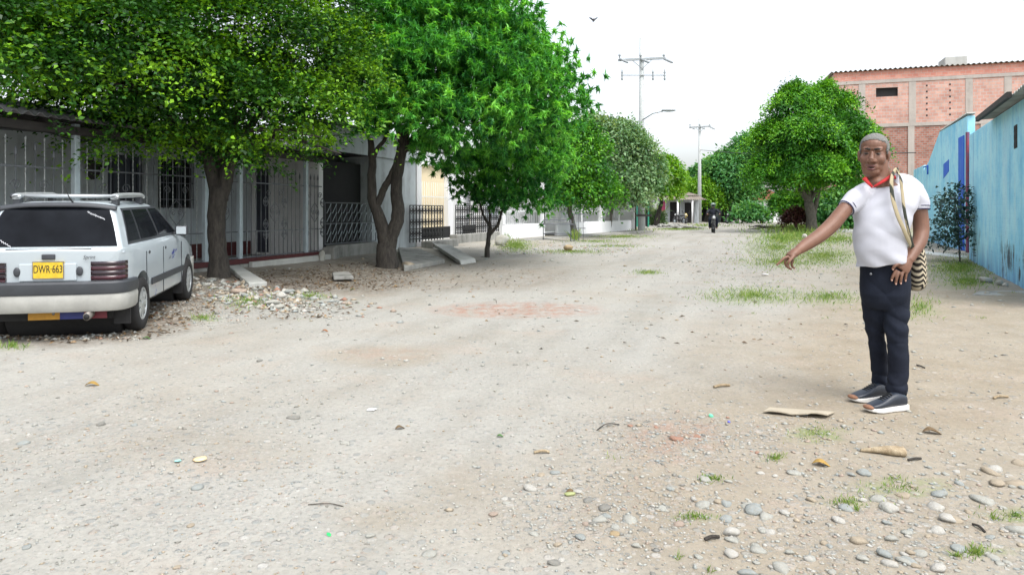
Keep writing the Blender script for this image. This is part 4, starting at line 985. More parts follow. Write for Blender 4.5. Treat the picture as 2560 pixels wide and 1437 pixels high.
# far shed and walls beyond the bend
h = thing('house', 'pale grey shed wall behind the farther utility pole', 'house', Vector(((1722 - CX) * 76 / F, 76, 0)), .1)
m_ = MB(); m_.wall(0, 5.0, 0, .2, -.1, 2.7, [(1.0, 2.2, 0, 2.1)]); m_.build('wall', M['wall_grey'], h); m_ = MB(); m_.box(1.0, 2.2, .1, .14, 0, 2.1); m_.build('door', M['dark_void'], h)
m_ = MB(); m_.corr(-.3, 5.3, -.5, 2.7, 5, 3.3, .2, .03); m_.build('roof', M['roof_fibre'], h)
h = thing('house', 'white house with a red tiled roof at the end of the street', 'house', Vector(((1872 - CX) * 88 / F, 88, 0)), -.3)
m_ = MB(); m_.wall(0, 4.6, 0, .2, -.1, 2.6, [(1.6, 2.3, 0, 2.0), (3.0, 4.0, .8, 1.9)]); m_.build('wall', M['wall_white_clean'], h); m_ = MB(); m_.box(1.6, 2.3, .1, .14, 0, 2.); m_.box(3.0, 4.0, .1, .14, .8, 1.9); m_.build('door', M['wall_grey'], h)
m_ = MB(); m_.prism([(-.3, 2.62), (4.9, 2.62), (2.2, 4.1)], -.4, 5); m_.build('roof', M['roof_tile'], h)
fw = thing('white_fence', 'short white gate wall at the far end of the street', 'wall', Vector(((1872 - CX) * 80 / F, 80, 0)), .05)
m_ = MB(); m_.wall(0, 4.2, 0, .18, -.1, 1.5, [(1.2, 2.2, .15, 1.5)]); m_.box(1.15, 1.3, -.05, .22, -.1, 1.9); m_.box(2.1, 2.25, -.05, .22, -.1, 1.9); m_.build('wall', M['wall_white'], fw)
rb = thing('rubble_heap', 'low grey heap of rubble beside the road before the pink door house', 'rubble', gp(1680, 570)); m_ = MB()
for i in range(60):
    a = random.uniform(0, 2 * PI); rr = random.random() ** .5; m_.ell((2.2 * rr * math.cos(a), 1.0 * rr * math.sin(a), .25 * (1 - rr)), (random.uniform(.1, .3), random.uniform(.1, .25), random.uniform(.06, .18)), Matrix.Rotation(random.random() * 3, 3, 'Z'), 7, 5)
m_.build('stones', M['concrete'], rb)
wp = thing('brush_pile', 'dark pile of dry branches on the grass edge of the road', 'branches', gp(1925, 573)); m_ = MB()
for i in range(50):
    a = random.uniform(-.5, .5); c0 = Vector((random.uniform(-1.0, 1.0), random.uniform(-.4, .4), random.uniform(.02, .22))); d0 = Vector((math.cos(a), math.sin(a), random.uniform(-.1, .15))) * random.uniform(.3, .7)
    m_.tube([c0 - d0, c0 + Vector((0, 0, .04)), c0 + d0], [.02, .025, .01], 5)
m_.build('sticks', M['bark_dark'], wp)

# ------------------------------------------------------------------ brick building on the right
YB = 50.0
A_ = Vector(((2086 - CX) * YB / F, YB, 0)); YB2 = 46.0; B_ = Vector(((2600 - CX) * YB2 / F, YB2, 0))
ab = math.atan2(B_.y - A_.y, B_.x - A_.x); LB = (B_ - A_).length + 3
HB = CH + (HY - 183) * YB / F
h = thing('brick_building', 'tall unfinished red brick building with grey concrete beams on the right', 'building', A_, ab)
kz = YB / F
def bz(py): return CH + (HY - py) * kz
def bx(px):   # local x of a pixel on that facade
    c0 = (px - CX) / F; ux, uy = math.cos(ab), math.sin(ab)
    return (c0 * A_.y - A_.x) / (ux - c0 * uy)
zw0, zw1 = bz(248), bz(226); xw0, xw1 = bx(2190), bx(2245)
zr = bz(210)
m_ = MB(); m_.wall(0, LB, 0, .25, bz(318) + .13, bz(214), [(xw0, xw1, zw0, zw1)]); m_.build('wall', M['brick_new'], h)
m_ = MB(); m_.box(0, LB, .03, .25, -.1, bz(318) - .13); m_.build('lower_wall', M['brick_low'], h)
m_ = MB(); m_.box(-.02, LB, -.02, .25, bz(206) + .01, HB); m_.build('parapet', M['brick_top'], h)
m_ = MB(); m_.box(-.04, LB, -.05, .26, bz(214) - .005, bz(206)); m_.build('concrete_beam', M['beam_concrete'], h)
m_ = MB(); m_.box(-.03, LB, -.04, .24, bz(318) - .125, bz(318) + .125); m_.build('concrete_beam', M['beam_concrete'], h)
for px in (2155, 2281, 2423, 2520):
    x = bx(px); m_ = MB(); m_.box(x - .22, x + .22, -.03, .24, bz(318) + .128, bz(214) - .01); m_.build('concrete_column', M['beam_concrete'], h)
for px in (2278, 2460):
    x = bx(px); m_ = MB(); m_.box(x - .2, x + .2, -.03, .22, 0, bz(318) - .13); m_.build('concrete_column', M['beam_concrete'], h)
m_ = MB(); m_.box(xw0, xw1, .18, .22, zw0, zw1); m_.build('window', M['dark_void'], h)
m_ = MB(); m_.box(-.02, .24, .26, 12, -.1, HB); m_.build('side_wall', M['brick_new'], h)
m_ = MB(); m_.corr(-.2, LB, -.25, HB + .04, 12, HB + .9, .32, .06, .02); m_.build('roof', M['roof_rust'], h)
m_ = MB(); m_.box(bx(2375), bx(2432), 1.2, 3.0, HB, HB + .9); m_.build('roof_tank_box', M['concrete_pale'], h, .03)
m_ = MB()
for px in (2317, 2375):
    for i in range(6): x = bx(px); m_.box(x - .05, x + .05, -.012, .02, bz(300) + i * .42, bz(300) + i * .42 + .12)
m_.build('drain_hole', M['dark_void'], h)

# ------------------------------------------------------------------ blue walls on the right (local y < 0 faces the street)
def seg_thing(name, label, cat_, A, B):
    d = B - A; return thing(name, label, cat_, Vector((A.x, A.y, 0)), math.atan2(d.y, d.x)), Vector((d.x, d.y)).length
def hz(py, Y): return CH - (py - HY) * Y / F
A1 = gp(2423, 648); B1_ = gp(2575, 731); dr = (B1_ - A1).normalized()
Lb = (B1_ - A1).length; Lw = Lb + 2.2
h, _ = seg_thing('blue_house', 'nearest weathered light blue block wall house with a sheet roof overhang', 'house', A1, B1_)
zt0 = hz(338, A1.y); zt1 = hz(236, B1_.y); sl_ = (zt1 - zt0) / Lb
def ztop(x): return zt0 + sl_ * min(x, Lb)
m_ = MB(); m_.prism([(0, -.15), (Lw, -.15), (Lw, ztop(Lb)), (Lb, ztop(Lb)), (0, zt0)], 0.0, .22); m_.box(Lw - .22, Lw, .221, 4.5, -.15, ztop(Lb)); m_.box(0, .2, .221, 4.5, -.15, zt0 - .02); _k = (2523 - CX) / F; px_t = (_k * A1.y - A1.x) / (dr.x - _k * dr.y)
m_.build('wall', blue_wall_mat(px_t), h, .012)
vx = Lb * .83
m_ = MB(); m_.box(vx - .02, vx + .27, -.006, .002, 2.28, 2.66)
for i in range(3):
    for j in range(2): m_.box(vx + j * .15, vx + j * .15 + .10, -.010, -.003, 2.30 + i * .13, 2.38 + i * .13)
m_.build('vent', M['dark_void'], h)
rv = []; n = 90; xs_ = Lb * .50
for i in range(n + 1):
    x = xs_ + (Lw - xs_) * i / n; w_ = .022 * math.sin(x * 2 * PI / .18)
    for (yy, dz) in ((4.5, .22), (-.20, .03)): rv += [(x, yy, ztop(x) + dz + w_), (x, yy, ztop(x) + dz + w_ - .015)]
fs = []
for i in range(n):
    a = 4 * i; b_ = a + 4; fs += [(a, b_, b_ + 2, a + 2), (a + 1, a + 3, b_ + 3, b_ + 1), (a + 2, b_ + 2, b_ + 3, a + 3)]
fs += [(0, 2, 3, 1)]
m_ = MB(); m_.add(rv, fs); rf = m_.build('roof', M['roof_pale'], h)
m_ = MB(); m_.beam((xs_ + .05, -.25, ztop(xs_) + .015), (Lb, -.25, ztop(Lb) + .015), .06, .09); m_.build('eave_board', M['wood_dark'], rf)
# next stretch: taller blue front with the sloping end
A2 = gp(2310, 600); B2 = gp(2418, 629)
h, L2 = seg_thing('blue_house', 'farther taller light blue wall with a sloped end and deep blue patches', 'house', A2, B2)
zA = hz(407, A2.y); z2_ = hz(290, B2.y)
m_ = MB(); m_.prism([(0, -.15), (L2, -.15), (L2, z2_), (L2 * .44, z2_ + .06), (L2 * .16, zA), (0, zA - .3)], 0, .2); m_.build('wall', M['blue_wall'], h, .012)
m_ = MB(); m_.box(L2 - 1.25, L2 - .4, -.03, -.002, .05, hz(335, B2.y)); m_.build('painted_door', M['blue_deep'], h, .005)
m_ = MB(); m_.prism([(L2 * .54, 2.4), (L2 * .66, 2.6), (L2 * .66, 3.0), (L2 * .54, 2.9)], -.012, -.002); m_.build('painted_panel', M['blue_deep'], h)
m_ = MB(); m_.corr(L2 * .46, L2 + .1, -.03, z2_ + .075, .2, z2_ + .075, .2, .025); m_.build('roof', M['roof_pale'], h)
m_ = MB(); m_.corr(-1.3, L2 * .36, .5, zA - .4, 3.0, hz(350, 31.5), .3, .04); m_.build('lean_to_roof', M['roof_white'], h)
m_ = MB(); m_.tube([(L2 * .14, -.03, zA - .55), (L2 * .14, -.03, zA - .2), (L2 * .02, -.03, zA - .2)], .03, 6); m_.build('wall_pipe', M['blue_deep'], h)
A3 = gp(2284, 592); B3_ = gp(2309, 600)
h, L3 = seg_thing('blue_wall', 'lowest far end of the blue wall behind the man', 'wall', A3, B3_)
m_ = MB(); m_.box(0, L3, 0, .2, -.1, hz(425, A3.y)); m_.build('wall', M['blue_wall'], h, .01)
pr = thing('red_post', 'narrow red painted post in the gap between two blue walls', 'post', gp(2419, 631))
m_ = MB(); m_.box(-.035, .035, -.04, .04, -.1, hz(335, pr.location.y)); m_.build('post_shaft', M['red_paint'], pr, .006)
A5 = gp(2421, 632) + Vector((.3, .12, 0)); B5 = A1 + Vector((.3, .1, 0))
h, L5 = seg_thing('blue_wall', 'short blue return wall behind the sapling', 'wall', A5, B5)
m_ = MB(); m_.box(0, L5, 0, .2, -.1, 3.25); m_.build('wall', M['blue_wall'], h, .01)
slab('concrete_slab', 'worn thin concrete slab on the dirt below the near blue wall', [(2446, 727, .05), (2640, 724, .05), (2680, 742, .05), (2430, 735, .05)], .06, 'concrete', 'slab')
slab('concrete_slab', 'long low concrete edging across the grass behind the man', [(2305, 626, .06), (2420, 640, .06), (2418, 646, .06), (2300, 632, .06)], .08, 'concrete_pale', 'slab')
slab('concrete_slab', 'low concrete kerb across the grass left of the man', [(2060, 572, .12), (2142, 573, .12), (2142, 578, .12), (2060, 577, .12)], .12, 'concrete_pale', 'slab')
# ------------------------------------------------------------------ the parked hatchback (local: y forward, x right, origin under the rear axle)
M['car_paint'] = plain('silver_white_paint', (0.42, 0.475, 0.505), 0.3, 0.06, 1.5, metal=0.0, bmp=0, coat=0.7)
M['car_dirty'] = plain('dusty_silver_paint', (0.42, 0.42, 0.39), 0.5, 0.3, 4, bmp=0.03)
M['car_trim'] = plain('dark_grey_plastic', (0.045, 0.05, 0.058), 0.5, 0.25, 6)
M['car_glass'] = glass_mat('dark_tinted_glass', (0.006, 0.007, 0.009), 0.05)
M['tail_red'] = plain('smoked_red_lens', (0.055, 0.006, 0.014), 0.12, 0.4, 5, bmp=0, coat=.5)
M['tail_dark'] = plain('dark_lens', (0.022, 0.008, 0.014), 0.12, 0.3, 5, bmp=0, coat=.5)
M['plate_yellow'] = plain('yellow_plate', (0.72, 0.50, 0.03), 0.45, 0.35, 18, bmp=0.05)
M['black_ink'] = plain('black_ink', (0.015, 0.015, 0.015), 0.5, 0.1, 10, bmp=0)
M['white_ink'] = plain('white_sticker', (0.62, 0.64, 0.68), 0.5, 0.3, 20, bmp=0)
M['blue_ink'] = plain('blue_sticker', (0.02, 0.04, 0.34), 0.4, 0.3, 20, bmp=0)
M['alloy'] = plain('alloy_wheel', (0.50, 0.53, 0.54), 0.35, 0.15, 8, metal=0.5, bmp=0)
M['orange_ink'] = plain('orange_stripe', (0.48, 0.24, 0.02), 0.6, 0.3, 10, bmp=0)
M['blue_stripe'] = plain('blue_stripe', (0.02, 0.03, 0.16), 0.6, 0.3, 10, bmp=0)
M['red_stripe'] = plain('red_stripe', (0.14, 0.015, 0.025), 0.6, 0.3, 10, bmp=0)
M['exhaust'] = plain('exhaust_metal', (0.24, 0.22, 0.20), 0.5, 0.4, 12, metal=0.5)

CAR_P = gp(357, 822); FW = gp(456, 741)
car = thing('parked_car', 'silver white hatchback with a roof rack parked under the broad tree', 'car', (0, 0, 0))
WB, TR_ = 2.365, .66
BELT = .905
def hwz(z):      # half width of the glasshouse with height
    return float(np.interp(z, [.86, .93, 1.10, 1.24, 1.30, 1.335, 1.35], [.765, .735, .675, .615, .575, .50, .40]))
def yrear(z): return float(np.interp(z, [.86, .93, 1.25, 1.31, 1.335, 1.35], [-.60, -.575, -.405, -.345, -.27, -.16]))
def yfront(z): return float(np.interp(z, [.86, .93, 1.25, 1.31, 1.335, 1.35], [2.02, 1.92, 1.28, 1.12, .98, .85]))
# lower body: rings along the length
ST = [(-.635, .60, .47, .88, .70), (-.615, .70, .42, .90, .745), (-.50, .765, .36, .905, .765), (-.30, .785, .26, .905, .765), (0, .795, .24, .905, .765), (.6, .797, .24, .905, .765), (1.2, .797, .24, .905, .765), (1.85, .795, .24, .90, .76), (2.1, .79, .24, .885, .74), (2.45, .78, .25, .83, .72), (2.85, .74, .30, .74, .68), (3.05, .64, .36, .66, .58)]
m_ = MB(); rings = []
for (y, hw, zb_, zt_, ht) in ST:
    zm = (zb_ + zt_) / 2
    half = [(0, zb_), (hw * .86, zb_), (hw * .965, zb_ + .05), (hw, zm - .03), (hw * .995, zm + .10), ((hw + ht) / 2 + .012, zt_ - .05), (ht, zt_), (0, zt_ + .012)]
    ring = [(x, y, z) for x, z in half] + [(-x, y, z) for x, z in half[-2:0:-1]]
    rings.append(ring)
n = len(rings[0])
m_.add([p for r in rings for p in r], [(i * n + j, (i + 1) * n + j, (i + 1) * n + (j + 1) % n, i * n + (j + 1) % n) for i in range(len(rings) - 1) for j in range(n)] + [tuple(range(n)), tuple(range(len(rings) * n - 1, (len(rings) - 1) * n - 1, -1))], 0, True)
tmp = m_.build('tmp', None)
bm_ = tmp.modifiers.new('b', 'BEVEL'); bm_.width = .018; bm_.segments = 3; bm_.limit_method = 'ANGLE'; bm_.angle_limit = .7
cut = []
for y in (0, WB):
    c_ = MB(); c_.tube([(-1, y, .29), (1, y, .29)], .335, 40, smooth=True); co_ = c_.build('cut', None); cut.append(co_)
    b_ = tmp.modifiers.new('x', 'BOOLEAN'); b_.operation = 'DIFFERENCE'; b_.object = co_; b_.solver = 'EXACT'
bpy.context.view_layer.update(); me = evaluated(tmp, 'car_body')
for o in cut + [tmp]: bpy.data.objects.remove(o)
me.polygons.foreach_set('use_smooth', [True] * len(me.polygons)); me.set_sharp_from_angle(angle=math.radians(38))
me.materials.clear(); body = link_mesh('body', me, M['car_paint'], car)
iw = MB()
for y in (0, WB): iw.tube([(-.60, y, .30), (.60, y, .30)], .34, 32)
iw.box(-.60, .60, -.45, 2.9, .20, .33); iw.build('underbody', M['rubber'], car)
# glasshouse
ZL = [.86, .93, 1.05, 1.15, 1.25, 1.30, 1.325, 1.342, 1.35]
m_ = MB(); rings = []
for z in ZL:
    hw, ya, yb = hwz(z), yrear(z), yfront(z); rc = .05 if z < 1.28 else .11
    ring = []
    for (sx, yy, a0) in ((1, ya, -PI / 2), (1, yb, 0), (-1, yb, PI / 2), (-1, ya, PI)):
        for k in range(5):
            a = a0 + PI / 2 * k / 4
            cx_ = sx * (hw - rc); cy_ = yy + (rc if yy == ya else -rc)
            ring.append((cx_ + rc * math.cos(a), cy_ + rc * math.sin(a), z))
    rings.append(ring)
n = len(rings[0])
m_.add([p for r in rings for p in r], [(i * n + j, i * n + (j + 1) % n, (i + 1) * n + (j + 1) % n, (i + 1) * n + j) for i in range(len(rings) - 1) for j in range(n)] + [tuple((len(rings) - 1) * n + j for j in range(n)), tuple(range(n - 1, -1, -1))], 0, True)
me = m_.mesh('roof'); me.set_sharp_from_angle(angle=math.radians(50)); roof = link_mesh('roof', me, M['car_paint'], car)
def side_glass(name, y0b, y1b, y0t, y1t, zb_, zt_, m, s=1, off=.006, parent=None):
    q = MB(); nu, nz = 6, 8; vs = []
    for k in range(nz + 1):
        z = zb_ + (zt_ - zb_) * k / nz; ya = y0b + (y0t - y0b) * k / nz; yb = y1b + (y1t - y1b) * k / nz
        for i in range(nu + 1): vs.append((s * (hwz(z) + off), ya + (yb - ya) * i / nu, z))
    nn = (nu + 1)
    fs = [(k * nn + i, k * nn + i + 1, (k + 1) * nn + i + 1, (k + 1) * nn + i) for k in range(nz) for i in range(nu)]
    if s < 0: fs = [f[::-1] for f in fs]
    q.add(vs, fs, 0, True); return q.build(name, m, parent or car)
for s in (1, -1):
    side_glass('window_frame', -.36, 1.92, -.16, 1.24, .925, 1.285, M['car_trim'], s, .004)
    side_glass('side_window', -.31, .10, -.13, .13, .955, 1.262, M['car_glass'], s, .010)
    side_glass('side_window', .16, .88, .19, .78, .955, 1.262, M['car_glass'], s, .010)
    side_glass('side_window', .95, 1.78, .86, 1.21, .955, 1.262, M['car_glass'], s, .010)
# rear glass
q = MB(); vs = []; nx, nz = 14, 8
for k in range(nz + 1):
    z = .925 + (1.30 - .925) * k / nz
    for i in range(nx + 1):
        u = -1 + 2 * i / nx; hw = hwz(z) - .045
        rc = .05; d = max(0, abs(u) * hw - (hwz(z) - rc)); vs.append((u * hw, yrear(z) - .007 + (rc - math.sqrt(max(0, rc * rc - d * d))), z))
q.add(vs, [(k * 15 + i, k * 15 + i + 1, (k + 1) * 15 + i + 1, (k + 1) * 15 + i) for k in range(nz) for i in range(nx)], 0, True)
rg = q.build('rear_window', M['car_glass'], car)
q = MB(); q.tube(cat([(-.62, -.36, 1.285), (-.3, -.385, 1.318), (.3, -.385, 1.318), (.62, -.36, 1.285)], 6), [(.03, .016)] * 19, 8); q.build('spoiler', M['car_trim'], car)
def decal(px, z, w_, h_, seed, m, ang=0.):
    rr = random.Random(seed); q = MB(); pts = []
    for i in range(34):
        x = px + (i / 33 - .5) * w_; zz = z + (i / 33 - .5) * w_ * ang + h_ * .32 * math.sin(i * 1.9) * rr.uniform(.2, 1)
        pts.append((x, yrear(zz) - .012, zz))
    q.tube(pts, [(.004, .001)] * 34, 6, up=(0, 1, 0)); q.build('sticker', m, rg)
decal(.42, 1.215, .20, .040, 2, M['white_ink'], -.35); decal(-.52, .985, .24, .035, 5, M['white_ink'], -.55)
# tail: lamps, handle, plate panel
YR = -.640
def rbox(name, x0, x1, z0, z1, m, d=.018, parent=None, y=YR, bv=.008):
    q = MB(); q.box(x0, x1, y - d, y + .03, z0, z1); return q.build(name, m, parent or car, bv)
for s in (1, -1):
    a, b_ = (.435, .735) if s > 0 else (-.735, -.435)
    q = MB()
    for k in range(4):
        z0 = .60 + k * .046
        path = [(s * .435, YR - .012, z0), (s * .66, YR - .012, z0), (s * .735, YR + .03, z0), (s * .772, YR + .11, z0), (s * .774, YR + .16, z0)]
        top = [(p[0], p[1], z0 + .040) for p in path]; inn = [(p[0] * .93, p[1] + .07, z0) for p in path]; int_ = [(p[0] * .93, p[1] + .07, z0 + .040) for p in path]
        vs = path + top + inn + int_; fs = []
        for i in range(4):
            f1 = (i, i + 1, 5 + i + 1, 5 + i); fs += [f1 if s > 0 else f1[::-1], (5 + i, 6 + i, 16 + i, 15 + i), (i, 10 + i, 11 + i, i + 1)]
        fs += [(0, 5, 15, 10), (4, 14, 19, 9)]
        q.add(vs, fs, 1 if k % 2 else 0, True)
    q.build('tail_light', [M['tail_red'], M['tail_dark']], car)
pn = rbox('plate_panel', -.30, .285, .60, .765, M['car_paint'], .012)
lp = rbox('licence_plate', -.155, .158, .625, .785, M['plate_yellow'], .022, car, YR - .004, .004)
def put_text(me, m, loc, rx=PI / 2, rz=0, parent=None, name='lettering'):
    o = link_mesh(name, me, m, parent); o.location = loc; o.rotation_euler = (rx, 0, rz); return o
put_text(text_mesh('DWR·663', .072, .001), M['black_ink'], (0.001, YR - .0275, .712), parent=lp).scale = (1, 1.45, 1)
q = MB(); q.wall(-.157, .160, YR - .0275, YR - .02, .622, .788, [(-.150, .153, .629, .781)]); q.build('plate_rim', M['exhaust'], lp)
rbox('tailgate_handle', -.07, .065, .805, .855, M['car_trim'], .016)
for s in (1, -1):
    q = MB(); q.ell((s * .318 , YR - .012, .69), (.036, .014, .046)); q.build('tailgate_catch', M['car_trim'], car)
put_text(text_mesh('Sprint', .052, .0015, .25), M['car_trim'], (.42, YR - .0195, .822), parent=car, name='badge')
rbox('tailgate_line', -.44, .43, .895, .905, M['car_trim'], .004, None, YR + .02, 0)
# bumpers: swept round the corners
def sweep_bumper(name, prof, path, m, bv=.012):
    q = MB(); P_ = [Vector(p) for p in path]; k = len(prof); vs = []
    for i, p in enumerate(P_):
        d = (P_[min(i + 1, len(P_) - 1)] - P_[max(i - 1, 0)]).normalized(); nrm = Vector((d.y, -d.x, 0))
        for (o_, z) in prof: vs.append(p + nrm * o_ + Vector((0, 0, z)))
    fs = [(i * k + j, (i + 1) * k + j, (i + 1) * k + (j + 1) % k, i * k + (j + 1) % k) for i in range(len(P_) - 1) for j in range(k)] + [tuple(range(k)), tuple(range(len(P_) * k - 1, (len(P_) - 1) * k - 1, -1))]
    q.add(vs, fs, 0, True); me = q.mesh(name); me.set_sharp_from_angle(angle=.6); return link_mesh(name, me, m, car)
pathR = cat([(-.80, -.30, 0), (-.79, -.52, 0), (-.72, -.65, 0), (-.5, -.69, 0), (0, -.70, 0), (.5, -.69, 0), (.72, -.65, 0), (.79, -.52, 0), (.80, -.30, 0)], 5)
sweep_bumper('rear_bumper', [(-.06, .315), (.0, .305), (.022, .335), (.030, .44), (.02, .472), (-.06, .472)], pathR, M['car_dirty'])
sweep_bumper('bumper_strip', [(-.06, .475), (.030, .475), (.036, .488), (.034, .575), (.015, .592), (-.07, .594)], pathR, M['car_trim'])
pathF = cat([(.74, 2.72, 0), (.70, 2.96, 0), (.5, 3.06, 0), (0, 3.09, 0), (-.5, 3.06, 0), (-.70, 2.96, 0), (-.74, 2.72, 0)], 5)
sweep_bumper('front_bumper', [(-.06, .28), (.02, .27), (.03, .55), (-.06, .56)], pathF, M['car_dirty'])
for s in (1, -1):
    q = MB(); q.beam((s * .802, .36, .475), (s * .802, 1.99, .475), .016, .075); q.build('rub_strip', M['car_trim'], car, .004)
    for y in (.16, .92, 1.90):
        q = MB(); q.box(s * .797 - .006, s * .797 + .0035, y - .004, y + .004, .30, .82); q.build('door_gap', M['car_trim'], car)
    for y in (.30, 1.05):
        q = MB(); q.ell((s * .785, y, .80), (.014, .055, .022)); q.build('door_handle', M['car_trim'], car)
    q = MB(); q.box(s * .865 - .085, s * .865 + .085, 1.60, 1.69, .915, 1.035); q.box(s * .775 - .03, s * .775 + .03, 1.62, 1.69, .92, .955)
    wm = q.build('wing_mirror', M['car_trim'], car, .02); q = MB(); q.box(s * .865 - .068, s * .865 + .068, 1.592, 1.601, .930, 1.02); q.build('mirror_glass', M['car_paint'], wm, .003)
    q = MB(); q.box(s * .71 - .11, s * .71 + .07, -.43, -.41, .14, .34); q.build('mud_flap', M['rubber'], car)
    q = MB(); q.box(s * .71 - .07, s * .71 + .07, 1.99, 2.01, .14, .34); q.build('mud_flap', M['rubber'], car)
    for y in (0, WB):
        t_ = MB(); prof = [(-.085, .175), (-.09, .20), (-.085, .262), (-.06, .282), (.06, .282), (.085, .262), (.09, .20), (.085, .175)]
        vs = []
        for i in range(36):
            a = 2 * PI * i / 36
            vs += [(s * .715 + o_, y + r_ * math.cos(a), .282 + r_ * math.sin(a)) for o_, r_ in prof]
        k = len(prof); t_.add(vs, [(i * k + j, ((i + 1) % 36) * k + j, ((i + 1) % 36) * k + (j + 1) % k, i * k + (j + 1) % k) for i in range(36) for j in range(k)], 0, True)
        wo = t_.build('wheel', M['rubber'], car)
        t_ = MB(); xo = s * .785
        t_.tube([(xo - s * .05, y, .282), (xo - s * .012, y, .282)], [.172, .176], 32)
        for i in range(8):
            a = 2 * PI * i / 8; t_.beam((xo, y + .035 * math.cos(a), .282 + .035 * math.sin(a)), (xo - s * .004, y + .155 * math.cos(a), .282 + .155 * math.sin(a)), .05, .02, 0, (1, 0, 0))
        t_.tube([(xo, y + .163 * math.cos(a), .282 + .163 * math.sin(a)) for a in np.linspace(0, 2 * PI, 33)], .013, 6, cap=False); t_.tube([(xo - s * .01, y, .282), (xo + s * .012, y, .282)], [.05, .035], 14)
        t_.build('rim', M['alloy'], wo)
# stickers on the flank
def flank(yc, zc, w_, h_, seed, m):
    rr = random.Random(seed); q = MB()
    for i in range(6):
        y = yc + rr.uniform(-w_, w_) / 2; z = zc + rr.uniform(-h_, h_) / 2
        q.add([(.802, y, z), (.802, y + w_ * rr.uniform(.2, .5), z + h_ * .2), (.802, y + w_ * rr.uniform(.1, .3), z + h_ * rr.uniform(.3, .6))], [(0, 1, 2)])
    q.build('sticker', m, car)
flank(1.42, .68, .22, .10, 4, M['blue_ink']); flank(.52, .34, .08, .10, 8, M['blue_ink']); flank(1.25, .66, .10, .04, 9, M['black_ink'])
# quarter glass sticker, exhaust, underpanel
q = MB(); q.tube([(.42, -.5, .285), (.425, -.76, .265)], [.036, .038], 14); q.tube([(.425, -.765, .265), (.4252, -.745, .266)], .030, 14, 1); q.build('exhaust_pipe', [M['exhaust'], M['rubber']], car)
for (x0, x1, m) in ((-.235, .09, 'orange_ink'), (.09, .34, 'blue_stripe'), (.34, .58, 'red_stripe')):
    q = MB(); q.box(x0 + .001, x1 - .001, -.60, -.585, .225, .295); q.build('stripe_panel', M[m], car)
q = MB(); q.tube([(0.05, -.64, .31), (.05, -.67, .285)], .013, 8); q.build('tow_hook', M['exhaust'], car)
# roof rack and aerial
for s, ln in ((1, 1.0), (-1, 1.0)):
    q = MB(); q.tube(cat([(s * .53, -.16, 1.385), (s * .53, -.08, 1.41), (s * .53, .75, 1.415), (s * .53, .86, 1.385)], 4), [(.05, .028)] * 13, 10, up=(0, 0, 1)); q.build('rack_rail', M['alloy'], car)
    for y in (-.12, .78):
        q = MB(); q.beam((s * .53, y, 1.31), (s * .53, y, 1.39), .07, .10); q.build('rack_foot', M['car_trim'], car, .01)
for y in (-.04, .66):
    q = MB(); q.tube([(-.6, y, 1.405), (.5, y, 1.405)], [(.045, .02)] * 2, 10, up=(0, 0, 1)); q.build('rack_crossbar', M['alloy'], car)
    for x in (-.6,):
        q = MB(); q.tube([(x - .03, y, 1.405), (x + .03, y, 1.405)], [(.06, .03), (.055, .028)], 10, up=(0, 0, 1)); q.build('bar_end', M['car_trim'], car)
q = MB(); q.tube([(.10, -.22, 1.33), (.07, -.27, 1.40), (.03, -.36, 1.56)], [.012, .006, .003], 6); q.build('aerial', M['rubber'], car)
# place it: rear right tyre and front right tyre stand on the photographed contacts
th = math.radians(13.2); car.scale = (.83, .88, 1)
car.rotation_euler = (math.radians(1.4), 0, th)
Rz = Matrix.Rotation(th, 3, 'Z'); org = CAR_P - Rz @ Vector((.79 * .83, 0, 0)); car.location = (org.x, org.y, gzf(org.x, org.y) - .005)
# ------------------------------------------------------------------ the pointing man
def skin_mat(name, c, c2):
    m, nt, b = new_mat(name); v = coords(nt)
    nt.links.new(ramp(nt, noise_tex(nt, v, 9, 5, .65), [(.3, c2), (.7, c)]), b.inputs['Base Color'])
    b.inputs['Roughness'].default_value = .52; b.inputs['Subsurface Weight'].default_value = .08; b.inputs['Subsurface Radius'].default_value = (.012, .005, .003); b.inputs['Subsurface Scale'].default_value = .6
    bump(nt, b, noise_tex(nt, v, 160, 3), .15, .002); return m
M['skin'] = skin_mat('brown_skin', (0.195, 0.096, 0.060), (0.14, 0.066, 0.041))
M['lips'] = plain('lips', (0.16, 0.06, 0.055), .4, .2, 40, bmp=0)
M['hair_grey'] = plain('short_grey_hair', (0.25, 0.25, 0.235), .95, .35, 160, bmp=.9, bscale=260)
M['brow'] = plain('dark_brow', (0.03, 0.022, 0.018), .9, .2, 60)
M['eye_white'] = plain('eye_white', (0.11, 0.085, 0.07), .7, .1, 10, bmp=0)
M['iris'] = plain('dark_iris', (0.012, 0.008, 0.006), .15, .1, 10, bmp=0)
M['nail'] = plain('finger_nail', (0.46, 0.28, 0.22), .3, .1, 10, bmp=0)
def cloth(name, c, var, bs=300, rough=.85, scale=3, c2=None):
    return plain(name, c, rough, var, scale, bmp=.2, bscale=bs, c2=c2, spec=.25)
M['shirt'] = cloth('white_cotton', (0.50, 0.51, 0.56), .04)
M['collar'] = cloth('red_knit', (0.40, 0.028, 0.03), .2)
M['navy_trim'] = cloth('navy_knit', (0.03, 0.03, 0.09), .2)
M['jeans'] = cloth('dark_denim', (0.014, 0.019, 0.033), .5, 350, .9, 5, (0.006, 0.008, 0.015))
M['shoe_navy'] = plain('navy_leather', (0.022, 0.030, 0.045), .4, .35, 14, bmp=.15)
M['sole_white'] = plain('white_rubber', (0.70, 0.69, 0.66), .6, .15, 10)
M['toe_tan'] = plain('tan_suede', (0.26, 0.13, 0.075), .8, .3, 20)
YM = 4.37
mb0 = gp(2215, 1012); base = Vector((mb0.x, mb0.y, gzf(mb0.x, mb0.y)))
man = thing('person', 'man in a white polo shirt and dark jeans pointing down at the street', 'person', base)
